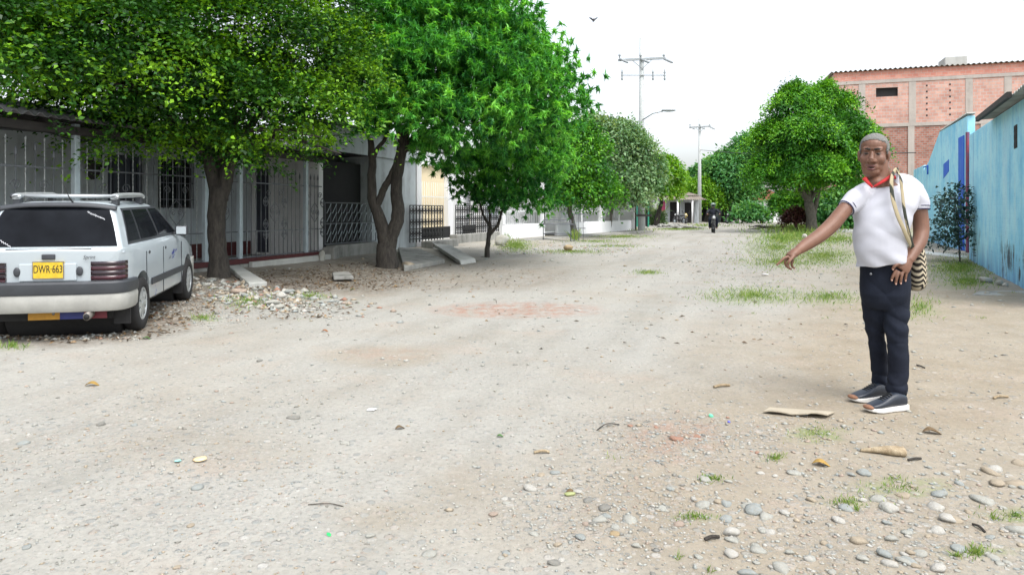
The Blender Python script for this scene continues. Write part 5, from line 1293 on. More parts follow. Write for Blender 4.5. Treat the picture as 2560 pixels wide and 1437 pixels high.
def Q(px, py, dy=0.0): return pt(px, py, YM + dy) - base
kp = YM / F
B = MB()
# neck, torso under the shirt, hips and legs under the jeans: they carry the arms and head as one skin
RA = Vector((.885, -.465, 0)); VA = Vector((.465, .885, 0))      # across and along the line of sight: he faces the lens
def rings(mb, rows, n=28, p=2.3):
    """rows: (px centre, py, half width px, half depth m, dy, tilt) ellipse-like sections stacked downward"""
    vs = []
    for (cx_, py, hw, hd, dy) in rows:
        c = Q(cx_, py, dy)
        for j in range(n):
            a = 2 * PI * j / n; ca, sa = math.cos(a), math.sin(a)
            vs.append(c + RA * (hw * kp / 1.13 * math.copysign(abs(ca) ** (2 / p), ca)) + VA * (hd * math.copysign(abs(sa) ** (2 / p), sa)))
    k = len(rows)
    return mb.add(vs, [(i * n + j, (i + 1) * n + j, (i + 1) * n + (j + 1) % n, i * n + (j + 1) % n) for i in range(k - 1) for j in range(n)] + [tuple(range(n)), tuple(range(k * n - 1, (k - 1) * n - 1, -1))], 0, True)
rings(B, [(2200, 440, 24, .06, .03), (2203, 458, 31, .068, .02), (2206, 470, 60, .075, .03), (2210, 486, 74, .09, .02), (2206, 540, 64, .10, 0), (2204, 600, 62, .115, 0), (2206, 660, 58, .11, .02), (2212, 740, 54, .10, .02)])
B.tube([Q(2194, 735, .07), Q(2190, 830, .10), Q(2200, 930, .13), Q(2203, 985, .14)], [.060, .045, .036, .034], 12)
B.tube([Q(2236, 735, -.02), Q(2241, 830, -.04), Q(2246, 930, -.06), Q(2244, 1010, -.08)], [.064, .05, .04, .036], 12)
B.tube(cat([Q(2192, 405, .03), Q(2197, 435, .03), Q(2204, 466, .03)], 4), [.064, .064, .064, .063, .063, .066, .072, .08, .09], 16)
B.ell(Q(2190, 457, .0), (.042, .055, .04))
# image-left arm, pointing
armL = cat([Q(2142, 496, .0), Q(2112, 524, -.03), Q(2080, 562, -.06), Q(2048, 590, -.10), Q(2018, 610, -.14), Q(1994, 627, -.18)], 5)
B.tube(armL, lerp_list([.042, .046, .047, .043, .039, .027], 5), 16)
def finger(pts, r0=.0095, r1=.0072, n=10):
    p = cat(pts, 5); B.tube(p, [r0 + (r1 - r0) * i / (len(p) - 1) for i in range(len(p))], n); B.ell(p[-1], (r1 * 1.02,) * 3, None, 10, 8); return p
wr = Q(1994, 627, -.18)
B.tube(cat([wr, Q(1982, 635, -.19), Q(1971, 643, -.195)], 4), [(.024, .028), (.026, .030), (.027, .033), (.027, .036), (.026, .038), (.025, .038), (.024, .038), (.022, .037), (.019, .033)], 14, up=(0, 1, 0))
TIPS = []
for pts in ([Q(1972, 641, -.225), Q(1961, 645, -.235), Q(1951, 654, -.238), Q(1942.5, 662, -.238)],
            [Q(1972, 645, -.208), Q(1963, 653, -.218), Q(1964.5, 663, -.210), Q(1970, 669, -.198)],
            [Q(1977, 648, -.188), Q(1970, 659, -.196), Q(1972, 669, -.186), Q(1978, 673, -.174)],
            [Q(1983, 648, -.168), Q(1979, 659, -.172), Q(1981, 667, -.162), Q(1986, 670, -.152)]):
    TIPS.append(finger(pts))
TIPS.append(finger([Q(1987, 637, -.215), Q(1979, 646, -.235), Q(1973, 653, -.246), Q(1970, 659, -.244)], .0115, .0085))
# image-right arm, hanging with the hand on the thigh
armR = cat([Q(2288, 486, .02), Q(2298, 528, .01), Q(2303, 572, 0), Q(2299, 602, -.03), Q(2284, 630, -.07), Q(2270, 652, -.11)], 5)
B.tube(armR, lerp_list([.046, .049, .047, .043, .037, .028], 5), 16)
wr2 = Q(2270, 652, -.11)
B.tube(cat([wr2, Q(2262, 664, -.125), Q(2254, 676, -.13)], 4), [(.033, .024), (.036, .022), (.040, .021), (.043, .020), (.045, .019), (.046, .018), (.046, .017), (.045, .016), (.040, .014)], 14, up=(0, 1, 0))
for pts in ([Q(2241, 674, -.135), Q(2236, 683, -.138), Q(2232, 691, -.137), Q(2229, 699, -.133)],
            [Q(2248, 678, -.137), Q(2244, 688, -.141), Q(2241, 698, -.140), Q(2239, 708, -.135)],
            [Q(2257, 680, -.134), Q(2254, 690, -.139), Q(2252, 699, -.138), Q(2251, 707, -.134)],
            [Q(2266, 678, -.125), Q(2265, 686, -.129), Q(2264, 693, -.128), Q(2263, 700, -.125)]):
    TIPS.append(finger(pts, .0105, .0085))
TIPS.append(finger([Q(2259, 656, -.135), Q(2245, 660, -.150), Q(2237, 665, -.152), Q(2232, 672, -.146)], .0125, .009))
# head (local frame: -y is the face), turned and tipped toward the lens
HC = Q(2184, 389.5, .03)
HM = Matrix.Rotation(math.radians(-33), 3, 'Z') @ Matrix.Rotation(math.radians(4), 3, 'Y') @ Matrix.Rotation(math.radians(3), 3, 'X')
HS = 1.055
def hp(x, y, z): return HC + HM @ (Vector((x * 1.02, y, z * 1.06)) * HS)
def hell(x, y, z, a, b, c, mb=None, nu=18, nv=12): (mb or B).ell(hp(x, y, z), (a * 1.02 * HS, b * HS, c * 1.06 * HS), HM, nu, nv)
hell(0, .018, .038, .077, .095, .084); hell(0, -.004, .058, .073, .085, .060); hell(0, -.022, -.02, .069, .072, .078); hell(0, -.028, -.060, .060, .060, .054)
hell(0, -.054, -.092, .046, .038, .030); hell(0, -.02, -.098, .052, .05, .03); hell(.034, -.026, -.062, .025, .048, .042); hell(-.034, -.026, -.062, .025, .048, .042)
hell(0, -.070, .040, .056, .018, .014); hell(.028, -.0775, .030, .024, .013, .008); hell(-.028, -.0775, .030, .024, .013, .008)
hell(.038, -.052, -.022, .032, .032, .032); hell(-.038, -.052, -.022, .032, .032, .032)
B.tube([hp(0, -.086, .022), hp(0, -.098, -.004), hp(0, -.112, -.026)], [.010 * HS, .012 * HS, .016 * HS], 10); hell(0, -.108, -.030, .017, .015, .012); hell(.017, -.096, -.033, .0115, .014, .0105); hell(-.017, -.096, -.033, .0115, .014, .0105)
hell(0, -.078, -.064, .038, .016, .026)
for s in (1, -1):
    hell(s * .078, .012, -.002, .010, .020, .033); hell(s * .084, .018, .010, .007, .016, .020)
body = fused(B, 'body', M['skin'], man, .0036, 8, .5)
MZ = .006
def child(mb, name, m, par=man): return mb.build(name, m, par)
for s in (1, -1):
    e = MB(); hell(s * .031, -.0795, .0105, .0150, .0085, .0050, e, 14, 10); eo = child(e, 'eye', M['eye_white'])
    e = MB(); hell(s * .031, -.0858, .0105, .0078, .0035, .0050, e, 12, 8); child(e, 'iris', M['iris'], eo)
    e = MB(); e.tube([hp(s * .014, -.0825, .0150), hp(s * .030, -.0835, .0165), hp(s * .045, -.073, .0125)], [.002, .0024, .0015], 8); child(e, 'eyelid', M['skin'])
    e = MB(); e.tube([hp(s * .010, -.0935, .033), hp(s * .028, -.0925, .0385), hp(s * .049, -.076, .034)], [(.0065, .0035), (.0065, .0035), (.003, .002)], 8, up=(0, 1, 0)); child(e, 'eyebrow', M['brow'])
e = MB(); e.tube([hp(-.031, -.080, -.071 + MZ), hp(-.012, -.0935, -.0645 + MZ), hp(0, -.0945, -.0660 + MZ), hp(.012, -.0935, -.0645 + MZ), hp(.031, -.080, -.071 + MZ)], [.003, .0055, .0052, .0055, .003], 10)
e.tube([hp(-.029, -.080, -.074 + MZ), hp(-.010, -.0925, -.0835 + MZ), hp(.010, -.0925, -.0835 + MZ), hp(.029, -.080, -.074 + MZ)], [.003, .0068, .0068, .003], 10); child(e, 'lips', M['lips'])
e = MB(); e.tube([hp(-.026, -.0835, -.0725 + MZ), hp(0, -.0965, -.0745 + MZ), hp(.026, -.0835, -.0725 + MZ)], [.002, .0046, .002], 8); child(e, 'mouth_opening', M['brow'])
# hair: close cropped cap following the skull down to the temples
e = MB(); vs = []; fs = []; nu, nv = 48, 26; ok = {}
for i in range(nv + 1):
    for j in range(nu):
        ph = PI * .66 * i / nv; thh = 2 * PI * j / nu
        d = Vector((math.sin(ph) * math.cos(thh), math.sin(ph) * math.sin(thh), math.cos(ph)))
        p = Vector((d.x * .0805, .018 + d.y * .0985, .040 + d.z * .0895)); top_ = Vector((d.x * .0775, -.004 + d.y * .090, .060 + d.z * .066))
        if top_.z > p.z and d.z > .3: p = p.lerp(top_, .6)
        vs.append(hp(*p)); line = .082 - (p.y + .07) * .62 if p.y < .02 else .026 - (p.y - .02) * .9
        if abs(p.x) > .060 and p.y < -.02: line = min(line, .062 - (abs(p.x) - .060) * 3.0 + .0)
        if abs(p.x) > .068 and -.045 < p.y < .0: line = -.006
        ok[(i, j)] = p.z > line
for i in range(nv):
    for j in range(nu):
        jn = (j + 1) % nu
        if ok[(i, j)] and ok[(i + 1, j)] and ok[(i, jn)] and ok[(i + 1, jn)]: fs.append((i * nu + j, (i + 1) * nu + j, (i + 1) * nu + jn, i * nu + jn))
e.add(vs, fs, 0, True); ho = child(e, 'hair', M['hair_grey']); sol = ho.modifiers.new('s', 'SOLIDIFY'); sol.thickness = .007; sol.offset = -.6
# nails
for p in TIPS[5:]:
    e = MB(); d = (p[-1] - p[-4]).normalized(); e.ell(p[-1] + d * .003 + Vector((0, -.0068, 0)), (.0055, .0025, .0075), None, 10, 6); child(e, 'fingernail', M['nail'])

# shirt
S = MB()
rings(S, [(2206, 463, 50, .086, .05), (2210, 472, 78, .098, .035), (2213, 484, 90, .112, .02), (2211, 505, 88, .124, .01), (2206, 540, 75, .128, -.01), (2203, 580, 71, .136, -.02), (2202, 620, 69.5, .140, -.02), (2203, 650, 68, .138, -.015), (2204, 664, 67, .136, -.01)], 36, 2.35)
S.tube(cat([Q(2226, 460, .045), Q(2240, 456, .025), Q(2264, 461, .02), Q(2288, 482, .015)], 4), lerp_list([.045, .058, .066, .068], 4), 18); S.tube(cat([Q(2186, 474, .045), Q(2174, 474, .03), Q(2152, 484, .02)], 4), lerp_list([.045, .056, .062], 4), 18)
slL = cat([Q(2158, 488, .02), Q(2138, 500, 0), Q(2124, 513, -.015), Q(2115, 520.5, -.025)], 4); S.tube(slL, lerp_list([.074, .070, .060, .055], 4), 18)
slR = cat([Q(2254, 466, .02), Q(2282, 482, .015), Q(2296, 506, .01), Q(2299, 525, .005)], 4); S.tube(slR, lerp_list([.068, .073, .068, .060], 4), 18)
def ridge(t): return 1 - np.abs(np.sin(t)) ** .6       # sharp crease lines with broad flats between
def shirt_fold(co):
    x, y, z = co[:, 0], co[:, 1], co[:, 2]
    u = x * .885 - y * .465
    low = np.clip((1.20 - z) * 4, 0, 1)
    h = -.009 * ridge(7 * u + 9 * z + .7 * np.sin(5 * z)) * low
    h += .010 * np.sin(11 * z - 7 * u + 1.2 * np.sin(6 * u)) * low * np.clip(u + .25, 0, .3) * 2.5
    h += -.008 * ridge(13 * (u * .8 + z * .9) + 1.0) * np.clip((z - 1.05) * 3, 0, 1) * np.clip((np.abs(u) - .05) * 6, 0, 1)
    h += .003 * np.sin(46 * z + 14 * u + 2 * np.sin(9 * z)) * low
    hemw = np.clip((1.06 - z) / .14, 0, 1); mid = np.exp(-((z - 1.10) / .10) ** 2)
    h += .0045 * np.sin(44 * u + 6 * np.sin(7 * z) + 5 * z) * hemw + .005 * np.sin(52 * (z * .85 + u * .55) + 2.0 * np.sin(8 * u)) * mid * np.clip(.5 + 3 * u, 0, 1)
    h += .0045 * np.sin(60 * (z * .7 - u * .6)) * mid * np.clip(.3 - 4 * u, 0, 1) + .0035 * np.sin(48 * (z + .7 * np.abs(u - .02))) * np.exp(-((z - 1.27) / .06) ** 2)
    return h
shirt = fused(S, 'polo_shirt', M['shirt'], man, .006, 12, .5, shirt_fold)
# slanted hem: lower toward the image left
n_ = len(shirt.data.vertices); cov = np.empty(n_ * 3); shirt.data.vertices.foreach_get('co', cov); cov = cov.reshape(-1, 3)
zl = Q(2140, 672).z; zr_ = Q(2270, 649).z; x0 = Q(2140, 660).x; x1 = Q(2270, 660).x
hem = zl + (zr_ - zl) * (cov[:, 0] - x0) / (x1 - x0); zlo = Q(2205, 664).z; wgt = np.clip(1 - (cov[:, 2] - zlo) / .22, 0, 1)
cov[:, 2] += (hem - zlo) * wgt; shirt.data.vertices.foreach_set('co', cov.ravel()); shirt.data.update()
# sleeve bands
def band(path, r, m, par, w0, name='sleeve_band'):
    e = MB(); p1 = path[-1]; d = (path[-1] - path[-3]).normalized()
    e.tube([p1 + d * w0, p1 + d * (w0 + .0045)], [r, r], 24, cap=False); o = child(e, name, m, par); s_ = o.modifiers.new('s', 'SOLIDIFY'); s_.thickness = .005; return o
for path, r in ((slL, .0565), (slR, .0615)):
    band(path, r, M['navy_trim'], shirt, -.004); band(path, r + .0005, M['navy_trim'], shirt, -.026)
# collar: a folded red band that meets in a V
e = MB(); vs = []; nC = 30
nb = Q(2202, 450, .03)
for i in range(nC + 1):
    a = -PI / 2 + 1.0 + (2 * PI - 2.0) * i / nC            # open at the front: the wings close it
    ca, sa = math.cos(a), math.sin(a)
    top = nb + RA * (ca * .070) + VA * (sa * .078) + Vector((0, 0, .034)); bot = nb + RA * (ca * .088) + VA * (sa * .100) + Vector((0, 0, .004))
    vs += [top, top.lerp(bot, .5) + (RA * ca + VA * sa + Vector((0, 0, .6))) * .006, bot]
e.add(vs, [(3 * i + j, 3 * (i + 1) + j, 3 * (i + 1) + j + 1, 3 * i + j + 1) for i in range(nC) for j in range(2)], 0, True)
def wing(px_):
    P_ = [Q(*p) for p in px_]; k = len(P_) // 2; vs = []
    for i in range(k):
        a_, b_ = P_[i], P_[len(P_) - 1 - i]; vs += [a_, a_.lerp(b_, .5) + Vector((-.001, -.003, .001)), b_]
    e.add(vs, [(3 * i + j, 3 * (i + 1) + j, 3 * (i + 1) + j + 1, 3 * i + j + 1) for i in range(k - 1) for j in range(2)], 0, True)
wing([(2164, 441, -.03), (2172, 452, -.072), (2183, 465, -.100), (2181, 471, -.104), (2166, 458, -.090), (2155, 447, -.055)])
wing([(2225, 438, -.03), (2208, 449, -.075), (2185, 464.5, -.100), (2182, 471, -.104), (2209, 457, -.098), (2230, 446, -.06)])
cl = child(e, 'collar', M['collar'], shirt); s_ = cl.modifiers.new('s', 'SOLIDIFY'); s_.thickness = .003; s_.offset = 1

# jeans
J = MB()
rings(J, [(2212, 640, 62, .122, .01), (2213, 668, 65, .126, .01), (2213, 700, 65.5, .128, .01), (2212, 735, 64, .124, .01), (2212, 755, 61, .112, .015), (2212, 772, 52, .095, .02)], 32, 2.4)
J.tube(cat([Q(2183, 735, .04), Q(2185, 780, .06), Q(2188, 820, .075), Q(2196, 880, .10), Q(2199, 930, .12), Q(2201, 962, .13), Q(2203, 974, .14)], 5), lerp_list([.080, .074, .060, .053, .051, .054, .044], 5), 20)
J.tube(cat([Q(2240, 735, -.02), Q(2241, 780, -.035), Q(2241, 822, -.05), Q(2245, 880, -.06), Q(2246, 935, -.07), Q(2241, 970, -.085), Q(2240, 992, -.085)], 5), lerp_list([.084, .078, .071, .062, .059, .062, .046], 5), 20)
def jean_fold(co):
    x, y, z = co[:, 0], co[:, 1], co[:, 2]
    u = x * .885 - y * .465
    kn = np.exp(-((z - .47) / .13) ** 2); an = np.exp(-((z - .10) / .09) ** 2); th = np.exp(-((z - .72) / .10) ** 2)
    h = -.012 * kn * ridge(24 * z + 10 * u + 1.5 * np.sin(9 * u + 8 * z)) - .011 * an * ridge(40 * z - 9 * u + 1.2 * np.sin(17 * u))
    h += -.008 * th * ridge(17 * z - 15 * np.abs(u) + .6) + .003 * np.sin(70 * z + 25 * u + 3 * np.sin(20 * u)) * (kn + an)
    h += -.006 * ridge(9 * z + 14 * u) * np.clip(z - .2, 0, .3) * 2
    return h
jeans = fused(J, 'jeans', M['jeans'], man, .006, 5, .5, jean_fold)
e = MB()
for p_ in ((2177, 685),): e.ell(Q(p_[0], p_[1], -.128), (.008, .006, .008), None, 10, 8)
child(e, 'button', M['iron_grey'], jeans)

# trainers
def trainer(toe, heel, name='shoe'):
    T = Vector((toe.x, toe.y, 0)); H = Vector((heel.x, heel.y, 0)); ax = (T - H); L = ax.length; ax.normalize(); sd = Vector((-ax.y, ax.x, 0)); g = gzf(base.x + T.x, base.y + T.y) - base.z
    prof = [(0.0, .026, .085), (.06, .034, .098), (.18, .038, .112), (.32, .038, .112), (.45, .039, .098), (.60, .044, .078), (.75, .048, .064), (.88, .043, .054), (.96, .030, .044), (1.0, .012, .034)]
    n = 18; vs = []
    for (u, hw, h) in prof:
        c = H + ax * (u * L)
        for j in range(n):
            a = 2 * PI * j / n; cy, cz_ = math.cos(a), math.sin(a)
            vs.append(c + sd * (hw * math.copysign(abs(cy) ** .8, cy)) + Vector((0, 0, g + .024 + (h - .024) * (.5 + .5 * math.copysign(abs(cz_) ** .75, cz_)))))
    k = len(prof); e = MB(); e.add(vs, [(i * n + j, i * n + (j + 1) % n, (i + 1) * n + (j + 1) % n, (i + 1) * n + j) for i in range(k - 1) for j in range(n)] + [tuple(range(n - 1, -1, -1)), tuple((k - 1) * n + j for j in range(n))], 0, True)
    sh = child(e, name, M['shoe_navy']); ss = sh.modifiers.new('s', 'SUBSURF'); ss.levels = 1; ss.render_levels = 1
    e = MB(); loop = []
    for (u, hw, h) in prof: loop.append(H + ax * (u * L * 1.02 - .004) + sd * (hw + .004))
    for (u, hw, h) in prof[::-1]: loop.append(H + ax * (u * L * 1.02 - .004) - sd * (hw + .004))
    m = len(loop); th_ = [.036 - .010 * min(1, max(0, ((p - H).dot(ax)) / L)) for p in loop]; lift = [.012 * max(0, ((p - H).dot(ax) / L - .8) / .2) for p in loop]
    e.add([p + Vector((0, 0, g + .002 + lift[i])) for i, p in enumerate(loop)] + [p + Vector((0, 0, g + th_[i] + lift[i] * .5)) for i, p in enumerate(loop)], [tuple(range(m - 1, -1, -1)), tuple(range(m, 2 * m))] + [(i, (i + 1) % m, m + (i + 1) % m, m + i) for i in range(m)])
    so_ = child(e, 'sole', M['sole_white'], sh); b_ = so_.modifiers.new('b', 'BEVEL'); b_.width = .005; b_.segments = 2; b_.angle_limit = .6
    e = MB(); e.ell(H + ax * (L * .955) + Vector((0, 0, g + .034)), (.026, .040, .014), Matrix.Rotation(math.atan2(ax.y, ax.x), 3, 'Z'), 14, 8); child(e, 'toe_cap', M['toe_tan'], sh)
    e = MB()
    for i in range(5):
        c = H + ax * (L * (.42 + .055 * i)) + Vector((0, 0, g + .103 - .0075 * i)); e.tube([c - sd * .022, c + Vector((0, 0, .005)), c + sd * .022], .0035, 6)
    child(e, 'lace', M['black_ink'], sh)
    e = MB(); e.tube([H + ax * .0 + Vector((0, 0, g + .085)), H - ax * .012 + Vector((0, 0, g + .118))], .008, 8); child(e, 'heel_tab', M['shoe_navy'], sh)
trainer(gp(2167, 1031) - base, gp(2263, 1022) - base)
trainer(gp(2128, 1005) - base, gp(2222, 996) - base)

# ------------------------------------------------------------------ woven shoulder bag
def weave_mat():
    m, nt, b = new_mat('zigzag_weave')
    tc = nd(nt, 'ShaderNodeTexCoord'); sp = nd(nt, 'ShaderNodeSeparateXYZ'); nt.links.new(tc.outputs['Object'], sp.inputs[0])
    zz = math_n(nt, 'PINGPONG', math_n(nt, 'ADD', sp.outputs['X'], math_n(nt, 'MULTIPLY', sp.outputs['Y'], .9)), .021)
    f = math_n(nt, 'FRACT', math_n(nt, 'DIVIDE', math_n(nt, 'ADD', sp.outputs['Z'], math_n(nt, 'MULTIPLY', zz, 1.3)), .034))
    n = noise_tex(nt, tc.outputs['Object'], 90, 3)
    f = math_n(nt, 'ADD', f, math_n(nt, 'MULTIPLY', math_n(nt, 'SUBTRACT', n, .5), .22))
    c = ramp(nt, f, [(.44, (0.022, 0.018, 0.015)), (.52, (0.50, 0.44, 0.32)), (.90, (0.50, 0.44, 0.32)), (.97, (0.022, 0.018, 0.015))])
    nt.links.new(c, b.inputs['Base Color']); b.inputs['Roughness'].default_value = .95; bump(nt, b, n, .5, .004); return m
def strap_mat():
    m, nt, b = new_mat('strap_weave')
    tc = nd(nt, 'ShaderNodeTexCoord'); sp = nd(nt, 'ShaderNodeSeparateXYZ'); nt.links.new(tc.outputs['Object'], sp.inputs[0])
    w_ = math_n(nt, 'SINE', math_n(nt, 'MULTIPLY', math_n(nt, 'ADD', sp.outputs['Z'], math_n(nt, 'MULTIPLY', sp.outputs['X'], 2.2)), 26.0))
    n = noise_tex(nt, tc.outputs['Object'], 70, 3)
    c = ramp(nt, math_n(nt, 'ADD', math_n(nt, 'MULTIPLY', w_, .5), math_n(nt, 'MULTIPLY', n, .5)), [(.44, (0.34, 0.29, 0.185)), (.54, (0.03, 0.035, 0.025))])
    nt.links.new(c, b.inputs['Base Color']); b.inputs['Roughness'].default_value = .95; return m
M['weave'] = weave_mat(); M['strap'] = strap_mat()
bo = pt(2288, 725, YM + .05)
bag = thing('shoulder_bag', 'woven black and cream zigzag bag hanging from the man shoulder', 'bag', bo)
def R_(px, py, dy=0.0): return pt(px, py, YM + dy) - bo
e = MB(); n = 28; vs = []
rows = [(2288, 612, 10, .05), (2289, 618, 17, .07), (2289, 650, 20, .085), (2288, 690, 23, .095), (2288, 712, 22, .09), (2287, 722, 17, .07), (2287, 727, 7, .03)]
for (cx_, py, hw, hd) in rows:
    c = R_(cx_, py, .05)
    for j in range(n): a = 2 * PI * j / n; vs.append(c + Vector((hw * kp * math.cos(a), hd * math.sin(a), 0)))
e.add(vs, [(i * n + j, (i + 1) * n + j, (i + 1) * n + (j + 1) % n, i * n + (j + 1) % n) for i in range(len(rows) - 1) for j in range(n)] + [tuple(range(n)), tuple(range(len(rows) * n - 1, (len(rows) - 1) * n - 1, -1))], 0, True)
bb = e.build('bag_body', M['weave'], bag); s_ = bb.modifiers.new('s', 'SUBSURF'); s_.levels = 1; s_.render_levels = 1
def flat_strap(pts, w, name='strap'):
    p = cat(pts, 8); e = MB(); e.tube(p, [(w, .004)] * len(p), 8, up=(0, 1, 0)); e.build(name, M['strap'], bag)
flat_strap([R_(2247, 436, .12), R_(2243, 424, .06), R_(2236, 428, -.02), R_(2229, 450, -.11), R_(2231, 490, -.155), R_(2243, 535, -.185), R_(2260, 575, -.190), R_(2273, 605, -.15), R_(2284, 626, -.04)], .013)
flat_strap([R_(2243, 425, .06), R_(2251, 445, -.115), R_(2255, 475, -.145), R_(2260, 520, -.175), R_(2268, 562, -.180), R_(2277, 598, -.14), R_(2287, 626, -.05)], .010)

# ------------------------------------------------------------------ rider on the motorcycle coming up the road
mc = gp(1783, 582)
motorcycle('motorcycle', 'dark motorcycle ridden toward the viewer down the middle of the road', mc, PI - .22, M['paint_dark'])
rd = thing('person', 'rider in dark clothes and a helmet on the moving motorcycle', 'person', mc, PI - .22)
R = MB()
R.tube([(0, -.32, .86), (0, -.27, 1.05), (0, -.18, 1.28), (0, -.14, 1.40)], [(.17, .12), (.18, .13), (.21, .12), (.10, .09)], 16); R.tube([(0, -.14, 1.36), (0, -.10, 1.52)], .06, 10); R.ell((0, -.07, 1.56), (.085, .10, .12))
for s in (1, -1):
    R.tube(cat([(s * .19, -.16, 1.33), (s * .34, .02, 1.16), (s * .33, .24, 1.07)], 5), lerp_list([.065, .052, .04], 5), 10); R.ell((s * .33, .27, 1.06), (.05, .05, .045))
    for j in range(4): R.tube([(s * (.30 + j * .022), .29, 1.08), (s * (.30 + j * .022), .335, 1.06), (s * (.30 + j * .022), .32, 1.03)], .010, 6)
    R.tube([(s * .30, .25, 1.05), (s * .28, .29, 1.02)], .012, 6)
    R.tube(cat([(s * .10, -.32, .84), (s * .19, .05, .80), (s * .19, .0, .44), (s * .19, -.05, .30)], 5), lerp_list([.10, .075, .055, .045], 5), 10); R.tube([(s * .19, -.1, .27), (s * .19, .12, .27)], [.045, .04], 10)
fused(R, 'body', M['skin'], rd, .012, 4, .4)
M['rider_cloth'] = cloth('dark_jacket', (0.028, 0.032, 0.045), .4); M['helmet'] = plain('pale_helmet', (0.30, 0.36, 0.33), .3, .5, 9, coat=.6, bmp=0, c2=(.03, .09, .05))
R = MB(); R.tube([(0, -.33, .84), (0, -.27, 1.05), (0, -.18, 1.28), (0, -.13, 1.43)], [(.20, .15), (.21, .16), (.235, .145), (.11, .10)], 16)
for s in (1, -1): R.tube(cat([(s * .19, -.16, 1.33), (s * .34, .02, 1.16), (s * .33, .21, 1.08)], 5), lerp_list([.085, .068, .055], 5), 10)
fused(R, 'jacket', M['rider_cloth'], rd, .015, 4, .4)
R = MB()
for s in (1, -1): R.tube(cat([(s * .10, -.34, .84), (s * .19, .06, .80), (s * .19, .01, .44), (s * .19, -.04, .32)], 5), lerp_list([.125, .095, .075, .065], 5), 10)
fused(R, 'trousers', M['jeans'], rd, .015, 4, .4)
R = MB(); R.ell((0, -.07, 1.60), (.135, .155, .14)); R.tube([(-.12, .02, 1.62), (0, .10, 1.64), (.12, .02, 1.62)], [.02, .03, .02], 8); hm = R.build('helmet', M['helmet'], rd)
R = MB(); R.ell((0, .015, 1.57), (.105, .085, .055)); R.build('visor', M['car_glass'], hm)
# ------------------------------------------------------------------ stones, litter, grass
def rock(r, seed, flat=.6, sub=2):
    """an irregular water-worn pebble: icosphere pushed about by low waves"""
    bm = __import__('bmesh').new(); __import__('bmesh').ops.create_icosphere(bm, subdivisions=sub, radius=1.0)
    rr = random.Random(seed); w_ = [(Vector((rr.gauss(0, 1), rr.gauss(0, 1), rr.gauss(0, 1))), rr.uniform(0, 6.28), rr.uniform(.05, .13)) for _ in range(5)]
    ax = (rr.uniform(.75, 1.25), rr.uniform(.6, 1.0), flat * .85 * rr.uniform(.75, 1.2))
    cutp = [(Vector((rr.gauss(0, 1), rr.gauss(0, 1), rr.gauss(0, .6))).normalized(), rr.uniform(.55, .9)) for _ in range(7)]
    for v in bm.verts:
        p = v.co.copy(); k = 1 + sum(a * math.sin(1.6 * d.dot(p) + ph) for d, ph, a in w_); p *= k
        for nrm, dd in cutp:
            e_ = p.dot(nrm) - dd
            if e_ > 0: p -= nrm * e_ * .88
        v.co = Vector((p.x * ax[0], p.y * ax[1], p.z * ax[2])) * r
    me = bpy.data.meshes.new('stone'); bm.to_mesh(me); bm.free(); me.polygons.foreach_set('use_smooth', [True] * len(me.polygons)); return me
def put_rock(name, me, m, loc, rz, sc, label, cat_, group, sink=.25):
    if not me.materials: me.materials.append(m)
    o = bpy.data.objects.new(name, me); COL.objects.link(o); o.location = loc; o.rotation_euler = (random.uniform(-.15, .15), random.uniform(-.15, .15), rz); o.scale = (sc,) * 3
    return tag(o, label, cat_, group)
for (px, py, wpx, hpx, m, label, sd) in [(1255, 613, 36, 25, 'stone_pale_grey', 'big pale grey boulder in green weeds right of the young mango', 3), (1422, 627, 33, 18, 'stone_ochre', 'big rounded tan boulder lying alone on the road edge', 5), (1022, 671, 46, 18, 'stone_tan', 'flat tan boulder at the foot of the forked mango trunk', 8),
                                     (806, 652, 18, 22, 'stone_pale_grey', 'grey knobbly boulder against the stained plinth corner', 12), (2300, 597, 20, 12, 'stone_white', 'rounded white boulder in the grass behind the pointing forearm', 14), (1612, 577, 16, 12, 'stone_pale_grey', 'grey boulder beside the foot of the tall utility pole', 15)]:
    if px == 2300: px, py = 2013, 597
    g = gp(px, py); r = wpx * g.y / F / 2
    put_rock('boulder', rock(r, sd, max(.5, hpx / wpx * 1.25), 3), M[m], g + Vector((0, 0, r * hpx / wpx * .75)), 0.2, 1, label, 'boulder', None)
for (px, py, wpx, m, label, sd) in [(2463, 706, 34, 'stone_white', 'white broken rock nearest the grass below the blue wall', 21), (2500, 712, 24, 'stone_pale_grey', 'grey rock between the two white rocks below the blue wall', 22), (2514, 716, 20, 'stone_white', 'small white rock right at the foot of the blue wall', 23), (2050, 567, 20, 'stone_tan', 'brown tree stump like rock at the base of the big tree', 25)]:
    g = gp(px, py); r = wpx * g.y / F / 2
    put_rock('rock', rock(r, sd, .7, 2), M[m], g + Vector((0, 0, r * .35)), .4, 1, label, 'rock', None)
